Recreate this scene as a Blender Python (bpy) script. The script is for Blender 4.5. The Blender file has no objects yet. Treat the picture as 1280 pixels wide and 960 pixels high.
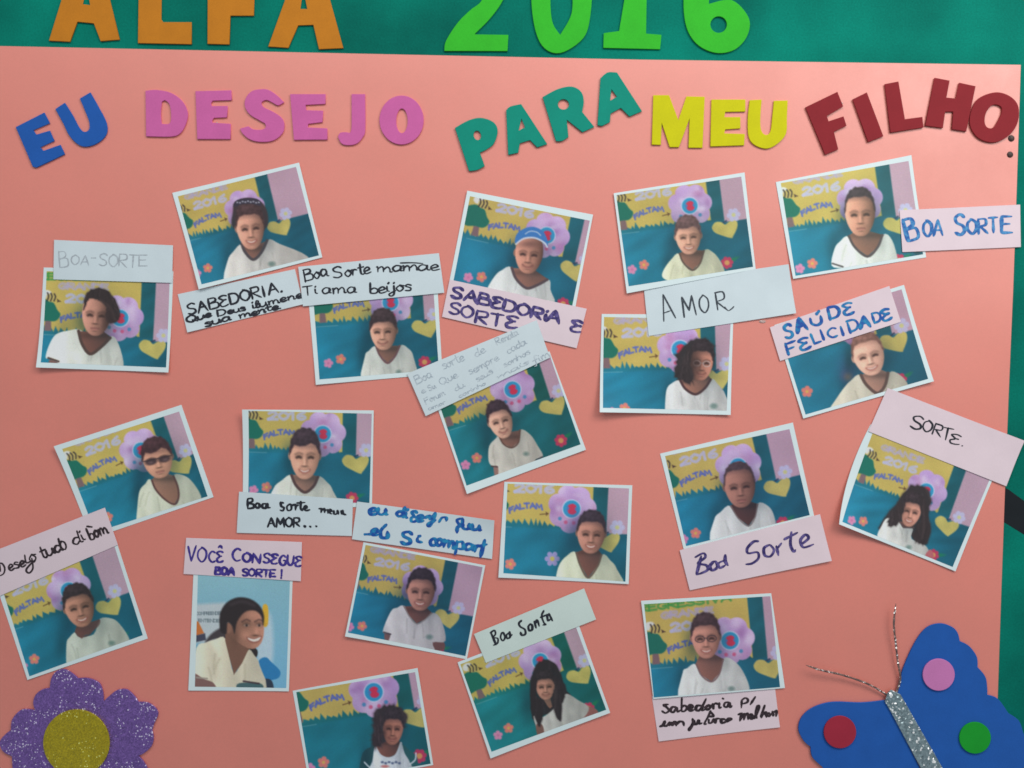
import bpy, bmesh, math, random
import numpy as np
from mathutils import Vector

# ------------------------------------------------------------------ camera, light, exposure
SC = bpy.context.scene
COL = SC.collection
S = 0.0009                      # metres per photograph pixel on the poster
rng = np.random.default_rng(7)
random.seed(7)

cam_d = bpy.data.cameras.new('camera'); cam = bpy.data.objects.new('camera', cam_d); COL.objects.link(cam)
cam.location = (0, -1.001, 0); cam.rotation_euler = (math.radians(90), 0, 0)
cam_d.lens = 36 * 1.0 / (1280 * S); cam_d.sensor_width = 36; cam_d.clip_start = 0.01; cam_d.clip_end = 50
SC.camera = cam

world = bpy.data.worlds.new('World'); SC.world = world; world.use_nodes = True
world.node_tree.nodes['Background'].inputs[0].default_value = (0.80, 0.92, 1.0, 1)
world.node_tree.nodes['Background'].inputs[1].default_value = 0.31

def area(name, loc, target, size, power, color):
    d = bpy.data.lights.new(name, 'AREA'); d.shape = 'RECTANGLE'; d.size = size[0]; d.size_y = size[1]
    d.energy = power; d.color = color
    o = bpy.data.objects.new(name, d); COL.objects.link(o); o.location = loc
    o.rotation_euler = (Vector(target) - Vector(loc)).to_track_quat('-Z', 'Y').to_euler()
    return o
area('window_light', (1.35, -1.20, 1.05), (0.2, 0, 0.1), (0.9, 0.9), 16, (1.0, 0.99, 0.96))
area('ceiling_light', (0.1, -1.15, 1.50), (0.0, 0, 0.15), (2.6, 0.5), 22, (1.0, 0.99, 0.97))

SC.view_settings.view_transform = 'Standard'; SC.view_settings.look = 'None'
SC.view_settings.exposure = 0.0; SC.view_settings.gamma = 1.0
SC.cycles.filter_width = 1.65
SC.cycles.max_bounces = 5

KLIT = 0.80                     # how much of its own colour a print gives back under this light

# ------------------------------------------------------------------ helpers
def lin(c):
    c = np.asarray(c, float) / 255.0
    return np.where(c <= 0.04045, c / 12.92, ((c + 0.055) / 1.055) ** 2.4)

def P3(px, py, d):              # photograph pixel + height off the wall in metres -> world point
    return ((px - 640) * S, -d, (480 - py) * S)

def new_mesh(name, verts, faces, mat=None, parent=None, smooth=False):
    me = bpy.data.meshes.new(name); me.from_pydata([tuple(v) for v in verts], [], faces); me.update()
    if mat: me.materials.append(mat)
    if smooth: me.polygons.foreach_set('use_smooth', [True] * len(me.polygons))
    o = bpy.data.objects.new(name, me); COL.objects.link(o)
    if parent:
        o.parent = parent; o.matrix_parent_inverse = parent.matrix_world.inverted()
    return o

def tag(o, label=None, cat=None, group=None, kind=None):
    if label: o['label'] = label
    if cat: o['category'] = cat
    if group: o['group'] = group
    if kind: o['kind'] = kind
    return o

def root_at(name, px, py, d, label, cat, group=None):
    o = bpy.data.objects.new(name, None); COL.objects.link(o); o.location = P3(px, py, d)
    o.empty_display_size = 0.02
    bpy.context.view_layer.update()
    return tag(o, label, cat, group)

def fr(frame, pts):             # traced coordinates -> photograph pixels
    x0, y0, k = frame
    return [(x0 + x / k, y0 + y / k) for x, y in pts]

def catmull(pts, n=6):
    if len(pts) < 3: return list(pts)
    P = [pts[0]] + list(pts) + [pts[-1]]; out = []
    for i in range(1, len(P) - 2):
        p0, p1, p2, p3 = (np.array(P[i + j], float) for j in (-1, 0, 1, 2))
        for k in range(n):
            t = k / n
            out.append(tuple(0.5 * ((2 * p1) + (-p0 + p2) * t + (2 * p0 - 5 * p1 + 4 * p2 - p3) * t * t + (-p0 + 3 * p1 - 3 * p2 + p3) * t ** 3)))
    out.append(tuple(pts[-1])); return out

def catmull_closed(pts, n=5):
    m = len(pts); out = []
    for i in range(m):
        p0, p1, p2, p3 = (np.array(pts[(i + j) % m], float) for j in (-1, 0, 1, 2))
        for k in range(n):
            t = k / n
            out.append(tuple(0.5 * ((2 * p1) + (-p0 + p2) * t + (2 * p0 - 5 * p1 + 4 * p2 - p3) * t * t + (-p0 + 3 * p1 - 3 * p2 + p3) * t ** 3)))
    return out

def outline(s, n=6):            # "x,y" is a corner, "x,y~" a point on a curve
    pts = []
    for w in s.split():
        sm = w.endswith('~'); x, y = w.rstrip('~').split(','); pts.append((float(x), float(y), sm))
    cor = [i for i, p in enumerate(pts) if not p[2]]
    if not cor: return catmull_closed([(p[0], p[1]) for p in pts], n)
    pts = pts[cor[0]:] + pts[:cor[0]]; pts.append((pts[0][0], pts[0][1], False))
    out = []; run = [pts[0][:2]]
    for p in pts[1:]:
        run.append(p[:2])
        if not p[2]:
            out += catmull(run, n)[:-1] if len(run) > 2 else run[:1]
            run = [p[:2]]
    return out

def ellipse(cx, cy, rx, ry, rot=0, n=40):
    r = math.radians(rot)
    return [(cx + rx * math.cos(t) * math.cos(r) - ry * math.sin(t) * math.sin(r), cy + rx * math.cos(t) * math.sin(r) + ry * math.sin(t) * math.cos(r))
            for t in [2 * math.pi * i / n for i in range(n)]]

# ------------------------------------------------------------------ materials
def nodes_of(m):
    m.use_nodes = True; nt = m.node_tree
    return nt, nt.nodes, nt.links, nt.nodes['Principled BSDF']

def mat_soft(name, rgb, rough=0.7, spec=0.4, var=0.12, vscale=9, grain=0.05, gscale=900, bump=0.15, bscale=700, dark=None, k=None):
    m = bpy.data.materials.new(name); nt, N, L, b = nodes_of(m)
    tc = N.new('ShaderNodeTexCoord')
    n1 = N.new('ShaderNodeTexNoise'); n1.inputs['Scale'].default_value = vscale; n1.inputs['Detail'].default_value = 4
    n2 = N.new('ShaderNodeTexNoise'); n2.inputs['Scale'].default_value = gscale; n2.inputs['Detail'].default_value = 2
    L.new(tc.outputs['Object'], n1.inputs['Vector']); L.new(tc.outputs['Object'], n2.inputs['Vector'])
    base = lin(rgb) / (k or KLIT)
    c1 = base * (1 - var); c2 = base * (1 + var)
    if dark is not None: c1 = lin(dark) / (k or KLIT)
    r = N.new('ShaderNodeValToRGB'); r.color_ramp.elements[0].position = 0.3; r.color_ramp.elements[1].position = 0.7
    r.color_ramp.elements[0].color = (*np.clip(c1, 0, .95), 1); r.color_ramp.elements[1].color = (*np.clip(c2, 0, .95), 1)
    L.new(n1.outputs['Fac'], r.inputs['Fac'])
    mp = N.new('ShaderNodeMapRange'); mp.inputs['From Min'].default_value = 0.25; mp.inputs['From Max'].default_value = 0.75
    mp.inputs['To Min'].default_value = 1 - grain; mp.inputs['To Max'].default_value = 1 + grain
    L.new(n2.outputs['Fac'], mp.inputs['Value'])
    vm = N.new('ShaderNodeVectorMath'); vm.operation = 'SCALE'
    L.new(r.outputs['Color'], vm.inputs[0]); L.new(mp.outputs['Result'], vm.inputs['Scale'])
    L.new(vm.outputs['Vector'], b.inputs['Base Color'])
    b.inputs['Roughness'].default_value = rough; b.inputs['Specular IOR Level'].default_value = spec
    if bump:
        n3 = N.new('ShaderNodeTexNoise'); n3.inputs['Scale'].default_value = bscale; n3.inputs['Detail'].default_value = 3
        L.new(tc.outputs['Object'], n3.inputs['Vector'])
        bp = N.new('ShaderNodeBump'); bp.inputs['Strength'].default_value = bump; bp.inputs['Distance'].default_value = 0.0006
        L.new(n3.outputs['Fac'], bp.inputs['Height']); L.new(bp.outputs['Normal'], b.inputs['Normal'])
    return m

def mat_glitter(name, rgb, rgb_dark, flake, scale=900, metal=0.5, tilt=1.0, share=0.05):
    m = bpy.data.materials.new(name); nt, N, L, b = nodes_of(m)
    tc = N.new('ShaderNodeTexCoord')
    v = N.new('ShaderNodeTexVoronoi'); v.inputs['Scale'].default_value = scale; L.new(tc.outputs['Object'], v.inputs['Vector'])
    n1 = N.new('ShaderNodeTexNoise'); n1.inputs['Scale'].default_value = 60; n1.inputs['Detail'].default_value = 6
    L.new(tc.outputs['Object'], n1.inputs['Vector'])
    sep = N.new('ShaderNodeSeparateColor'); L.new(v.outputs['Color'], sep.inputs[0])
    mix = N.new('ShaderNodeMix'); mix.data_type = 'RGBA'
    mix.inputs['A'].default_value = (*lin(rgb_dark) / KLIT, 1); mix.inputs['B'].default_value = (*lin(rgb) / KLIT, 1)
    ad = N.new('ShaderNodeMath'); ad.operation = 'MULTIPLY_ADD'; ad.inputs[1].default_value = 0.55
    L.new(sep.outputs['Green'], ad.inputs[0])
    sc = N.new('ShaderNodeMath'); sc.operation = 'MULTIPLY'; sc.inputs[1].default_value = 0.45; L.new(n1.outputs['Fac'], sc.inputs[0]); L.new(sc.outputs[0], ad.inputs[2])
    L.new(ad.outputs[0], mix.inputs['Factor'])
    gt = N.new('ShaderNodeMath'); gt.operation = 'GREATER_THAN'; gt.inputs[1].default_value = 1 - share
    n4 = N.new('ShaderNodeTexNoise'); n4.inputs['Scale'].default_value = 45; n4.inputs['Detail'].default_value = 2; L.new(tc.outputs['Object'], n4.inputs['Vector'])
    cl = N.new('ShaderNodeMath'); cl.operation = 'MULTIPLY_ADD'; cl.inputs[1].default_value = 0.45; cl.inputs[2].default_value = -0.235; L.new(n4.outputs['Fac'], cl.inputs[0])
    cm = N.new('ShaderNodeMath'); cm.operation = 'ADD'; L.new(sep.outputs['Blue'], cm.inputs[0]); L.new(cl.outputs[0], cm.inputs[1]); L.new(cm.outputs[0], gt.inputs[0])
    mx2 = N.new('ShaderNodeMix'); mx2.data_type = 'RGBA'; L.new(gt.outputs[0], mx2.inputs['Factor'])
    L.new(mix.outputs['Result'], mx2.inputs['A']); mx2.inputs['B'].default_value = (*np.clip(lin(flake) / KLIT, 0, .97), 1)
    L.new(mx2.outputs['Result'], b.inputs['Base Color'])
    b.inputs['Metallic'].default_value = metal; b.inputs['Roughness'].default_value = 0.28
    sub = N.new('ShaderNodeVectorMath'); sub.operation = 'SUBTRACT'; sub.inputs[1].default_value = (.5, .5, .5); L.new(v.outputs['Color'], sub.inputs[0])
    scl = N.new('ShaderNodeVectorMath'); scl.operation = 'SCALE'; scl.inputs['Scale'].default_value = tilt; L.new(sub.outputs[0], scl.inputs[0])
    geo = N.new('ShaderNodeNewGeometry')
    add = N.new('ShaderNodeVectorMath'); L.new(geo.outputs['Normal'], add.inputs[0]); L.new(scl.outputs[0], add.inputs[1])
    nm = N.new('ShaderNodeVectorMath'); nm.operation = 'NORMALIZE'; L.new(add.outputs[0], nm.inputs[0])
    L.new(nm.outputs[0], b.inputs['Normal'])
    return m

def mat_ink(name, rgb, rgb2, rough=0.6, scale=420):
    m = bpy.data.materials.new(name); nt, N, L, b = nodes_of(m)
    tc = N.new('ShaderNodeTexCoord'); n1 = N.new('ShaderNodeTexNoise'); n1.inputs['Scale'].default_value = scale; n1.inputs['Detail'].default_value = 3
    L.new(tc.outputs['Object'], n1.inputs['Vector'])
    r = N.new('ShaderNodeValToRGB'); r.color_ramp.elements[0].position = 0.42; r.color_ramp.elements[1].position = 0.66
    r.color_ramp.elements[0].color = (*lin(rgb) / KLIT, 1); r.color_ramp.elements[1].color = (*lin(rgb2) / KLIT, 1)
    L.new(n1.outputs['Fac'], r.inputs['Fac']); L.new(r.outputs['Color'], b.inputs['Base Color']); b.inputs['Roughness'].default_value = rough
    return m

def mat_print():
    m = bpy.data.materials.new('printed_picture'); nt, N, L, b = nodes_of(m)
    a = N.new('ShaderNodeAttribute'); a.attribute_name = 'print'; a.attribute_type = 'GEOMETRY'
    tc = N.new('ShaderNodeTexCoord'); n2 = N.new('ShaderNodeTexNoise'); n2.inputs['Scale'].default_value = 1000; n2.inputs['Detail'].default_value = 1
    L.new(tc.outputs['Object'], n2.inputs['Vector'])
    mp = N.new('ShaderNodeMapRange'); mp.inputs['From Min'].default_value = 0.25; mp.inputs['From Max'].default_value = 0.75
    mp.inputs['To Min'].default_value = 0.955; mp.inputs['To Max'].default_value = 1.045; L.new(n2.outputs['Fac'], mp.inputs['Value'])
    vm = N.new('ShaderNodeVectorMath'); vm.operation = 'SCALE'; L.new(a.outputs['Color'], vm.inputs[0]); L.new(mp.outputs['Result'], vm.inputs['Scale'])
    L.new(vm.outputs['Vector'], b.inputs['Base Color']); b.inputs['Roughness'].default_value = 0.42; b.inputs['Specular IOR Level'].default_value = 0.45
    return m

M_WALL = mat_soft('green_painted_paper', (3, 116, 99), rough=0.85, spec=0.1, vscale=7, grain=0.14, gscale=500, dark=(2, 82, 72), bump=0.3, bscale=260)
M_POSTER = mat_soft('salmon_card', (217, 120, 104), rough=0.5, spec=1.0, var=0.035, vscale=5, grain=0.035, gscale=800, bump=0.10, bscale=500)
_pb = M_POSTER.node_tree.nodes['Principled BSDF']
_pt = M_POSTER.node_tree; _tc = _pt.nodes.new('ShaderNodeTexCoord'); _nn = _pt.nodes.new('ShaderNodeTexNoise'); _nn.inputs['Scale'].default_value = 3.2; _nn.inputs['Detail'].default_value = 2
_pt.links.new(_tc.outputs['Object'], _nn.inputs['Vector']); _b2 = _pt.nodes.new('ShaderNodeBump'); _b2.inputs['Strength'].default_value = 0.5; _b2.inputs['Distance'].default_value = 0.02; _pt.links.new(_nn.outputs['Fac'], _b2.inputs['Height'])
_pt.links.new(_b2.outputs['Normal'], [n for n in _pt.nodes if n.type == 'BUMP' and n != _b2][0].inputs['Normal'])
_n3 = _pt.nodes.new('ShaderNodeTexNoise'); _n3.inputs['Scale'].default_value = 14; _n3.inputs['Detail'].default_value = 7; _n3.inputs['Roughness'].default_value = 0.7; _pt.links.new(_tc.outputs['Object'], _n3.inputs['Vector'])
_mr = _pt.nodes.new('ShaderNodeMapRange'); _mr.inputs['From Min'].default_value = 0.35; _mr.inputs['From Max'].default_value = 0.7; _mr.inputs['To Min'].default_value = 0.42; _mr.inputs['To Max'].default_value = 0.62
_pt.links.new(_n3.outputs['Fac'], _mr.inputs['Value']); _pt.links.new(_mr.outputs['Result'], _pb.inputs['Coat Roughness'])
_src = _pb.inputs['Base Color'].links[0].from_socket; _m2 = _pt.nodes.new('ShaderNodeMapRange'); _m2.inputs['From Min'].default_value = 0.3; _m2.inputs['From Max'].default_value = 0.72; _m2.inputs['To Min'].default_value = 1.02; _m2.inputs['To Max'].default_value = 0.95
_pt.links.new(_n3.outputs['Fac'], _m2.inputs['Value']); _sc = _pt.nodes.new('ShaderNodeVectorMath'); _sc.operation = 'SCALE'; _pt.links.new(_src, _sc.inputs[0]); _pt.links.new(_m2.outputs['Result'], _sc.inputs['Scale']); _pt.links.new(_sc.outputs['Vector'], _pb.inputs['Base Color'])
_pb.inputs['Coat Weight'].default_value = 1.0; _pb.inputs['Coat Roughness'].default_value = 0.5; _pb.inputs['Coat IOR'].default_value = 1.6
M_WHITE = mat_soft('photo_border_paper', (196, 208, 209), k=0.70, rough=0.5, spec=0.4, var=0.02, grain=0.015, bump=0.03)
M_SLIP = mat_soft('white_slip_paper', (186, 196, 200), k=0.70, rough=0.75, spec=0.3, var=0.03, vscale=30, grain=0.02, bump=0.06)
M_SLIPG = mat_soft('pale_green_white_slip_paper', (184, 196, 190), k=0.70, rough=0.75, spec=0.3, var=0.03, vscale=30, grain=0.02, bump=0.06)
M_SLIPP = mat_soft('pale_pink_slip_paper', (203, 184, 190), k=0.70, rough=0.75, spec=0.3, var=0.03, vscale=30, grain=0.02, bump=0.06)
FOAM = {
    'blue': mat_soft('blue_foam', (34, 92, 174), rough=0.8, k=0.96, spec=0.25, var=0.05, vscale=40, grain=0.06),
    'pink': mat_soft('pink_foam', (208, 102, 164), rough=0.8, k=0.96, spec=0.25, var=0.04, vscale=40, grain=0.06),
    'teal': mat_soft('teal_foam', (10, 142, 122), rough=0.8, k=0.96, spec=0.25, var=0.05, vscale=40, grain=0.06),
    'yellow': mat_soft('yellow_foam', (208, 202, 14), rough=0.8, k=0.96, spec=0.25, var=0.04, vscale=40, grain=0.05),
    'red': mat_soft('red_foam', (140, 37, 44), rough=0.8, k=0.96, spec=0.25, var=0.05, vscale=40, grain=0.06),
    'orange': mat_soft('orange_foam', (196, 122, 30), rough=0.8, k=0.96, spec=0.25, var=0.05, vscale=40, grain=0.06),
    'green': mat_soft('green_foam', (54, 184, 42), rough=0.8, k=0.96, spec=0.25, var=0.05, vscale=40, grain=0.07),
    'leaf': mat_soft('leaf_green_foam', (24, 156, 46), rough=0.8, k=0.96, spec=0.25, var=0.05, vscale=40, grain=0.07),
    'lilac': mat_soft('lilac_pink_foam', (208, 126, 184), rough=0.8, k=0.96, spec=0.25, var=0.05, vscale=40, grain=0.06),
    'crimson': mat_soft('crimson_foam', (166, 44, 64), rough=0.8, k=0.96, spec=0.25, var=0.05, vscale=40, grain=0.06),
}
M_PURPLE = mat_glitter('purple_glitter_foam', (140, 106, 180), (88, 62, 124), (215, 205, 250), scale=850, metal=0.3, tilt=0.7, share=0.04)
M_GOLD = mat_glitter('gold_glitter_foam', (186, 168, 34), (146, 126, 14), (240, 235, 130), scale=850, metal=0.25, tilt=0.6, share=0.03)
M_SILVER = mat_glitter('silver_glitter_foam', (150, 168, 172), (112, 128, 134), (245, 250, 250), scale=520, metal=0.4, tilt=0.9, share=0.09)
M_WIRE = mat_glitter('silver_tinsel_wire', (170, 140, 132), (95, 78, 74), (240, 232, 225), scale=600, metal=0.6, tilt=1.2, share=0.12)
M_BLACK = mat_soft('black_strap', (26, 30, 34), rough=0.75, spec=0.2, var=0.1, vscale=40, grain=0.1)
M_HOLE = mat_soft('dark_rivet', (58, 38, 34), rough=0.5, spec=0.4, var=0.4, vscale=300, grain=0.1)
M_GLUE = bpy.data.materials.new('dried_glue'); _nt, _N, _L, _b = nodes_of(M_GLUE)
_b.inputs['Base Color'].default_value = (.9, .85, .8, 1); _b.inputs['Roughness'].default_value = 0.08; _b.inputs['Transmission Weight'].default_value = 0.6
_n = _N.new('ShaderNodeTexNoise'); _n.inputs['Scale'].default_value = 200
_bp = _N.new('ShaderNodeBump'); _bp.inputs['Strength'].default_value = 0.3; _L.new(_n.outputs['Fac'], _bp.inputs['Height']); _L.new(_bp.outputs['Normal'], _b.inputs['Normal'])
M_PRINT = mat_print()
INK = {
    'black': mat_ink('black_marker_ink', (22, 24, 34), (38, 40, 52)),
    'thin': mat_ink('black_pen_ink', (40, 46, 56), (70, 78, 86)),
    'brown': mat_ink('brown_black_marker_ink', (34, 22, 28), (62, 44, 50)),
    'purple': mat_ink('purple_marker_ink', (46, 34, 92), (98, 84, 142), scale=260),
    'violet': mat_ink('violet_marker_ink', (48, 32, 118), (78, 62, 150), scale=260),
    'blue': mat_ink('blue_marker_ink', (18, 86, 156), (70, 142, 190), scale=260),
    'blue2': mat_ink('blue_felt_ink', (14, 72, 152), (30, 132, 176), scale=200),
    'pencil': mat_ink('pencil_lead', (158, 164, 170), (176, 184, 190), scale=300),
    'greypen': mat_ink('faint_grey_pen', (152, 164, 174), (190, 198, 204), scale=300),
}

# ------------------------------------------------------------------ the setting: green wall covering
d0 = 0.0
new = new_mesh('wall', [P3(-260, -260, 0), P3(1560, -260, 0), P3(1560, 1230, 0), P3(-260, 1230, 0),
                        P3(-260, -260, -0.02), P3(1560, -260, -0.02), P3(1560, 1230, -0.02), P3(-260, 1230, -0.02)],
               [(0, 3, 2, 1), (4, 5, 6, 7), (0, 1, 5, 4), (1, 2, 6, 5), (2, 3, 7, 6), (3, 0, 4, 7)], M_WALL)
tag(new, 'green painted covering of the notice wall', kind='structure')

# ------------------------------------------------------------------ extruded foam / card shapes
def slab(name, outer, holes, d_base, thick, mat, parent=None, bevel=0.0003):
    cu = bpy.data.curves.new(name, 'CURVE'); cu.dimensions = '2D'; cu.fill_mode = 'BOTH'
    for loop in [outer] + holes:
        sp = cu.splines.new('POLY'); sp.points.add(len(loop) - 1); sp.use_cyclic_u = True
        for i, (x, y) in enumerate(loop): sp.points[i].co = ((x - 640) * S, (480 - y) * S, 0, 1)
    cu.extrude = thick / 2 - bevel; cu.bevel_depth = bevel; cu.bevel_resolution = 1; cu.offset = -bevel
    tmp = bpy.data.objects.new('tmp', cu); COL.objects.link(tmp)
    dg = bpy.context.evaluated_depsgraph_get(); dg.update()
    me = bpy.data.meshes.new_from_object(tmp.evaluated_get(dg))
    bpy.data.objects.remove(tmp); bpy.data.curves.remove(cu)
    co = np.empty(len(me.vertices) * 3); me.vertices.foreach_get('co', co); co = co.reshape(-1, 3)
    me.vertices.foreach_set('co', np.stack([co[:, 0], -(co[:, 2] + d_base + thick / 2), co[:, 1]], 1).ravel())
    bm = bmesh.new(); bm.from_mesh(me); bmesh.ops.remove_doubles(bm, verts=bm.verts, dist=1e-6); bmesh.ops.recalc_face_normals(bm, faces=bm.faces)
    if parent is None:                      # origin at the piece itself
        cx = sum(p[0] for p in outer) / len(outer); cy = sum(p[1] for p in outer) / len(outer); o3 = Vector(P3(cx, cy, d_base))
        for v in bm.verts: v.co -= o3
    bm.to_mesh(me); bm.free(); me.name = name
    me.materials.clear(); me.materials.append(mat); me.update()
    o = bpy.data.objects.new(name, me); COL.objects.link(o)
    if parent is None: o.location = o3
    else: o.parent = parent; o.matrix_parent_inverse = parent.matrix_world.inverted()
    return o

# pink card poster
POST_T = 0.0010
poster = slab('poster_card', [(-200, 53), (0, 57.5), (400, 66), (800, 74.5), (1276, 81), (1270.5, 250), (1266.6, 360), (1261, 490), (1256, 620), (1252, 730), (1247, 876), (1243, 1000), (1240, 1130), (-200, 1130)],
              [], 0.0002, POST_T - 0.0002, M_POSTER, bevel=0.00008)
tag(poster, 'large salmon pink card sheet behind all the photographs', 'poster')
bpy.context.view_layer.update()
for i, (x, y, r) in enumerate([(1264, 173, 4.2), (1262.5, 193.3, 4.0)]):
    bm = bmesh.new(); bmesh.ops.create_uvsphere(bm, u_segments=14, v_segments=8, radius=r * S)
    for v in bm.verts: v.co.y *= 0.35
    vs = [v.co + Vector(P3(x, y, POST_T)) for v in bm.verts]; fs = [[v.index for v in f.verts] for f in bm.faces]; bm.free()
    new_mesh('rivet', vs, fs, M_HOLE, poster, smooth=True)

strap = slab('black_strap', [(1225, 592), (1262, 612.5), (1272, 620), (1340, 668), (1340, 712), (1280, 668), (1225, 634)], [], 0.00002, 0.00015, M_BLACK, bevel=0.00003)
tag(strap, 'short black strap slanting out from behind the pink card', 'strap')

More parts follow.
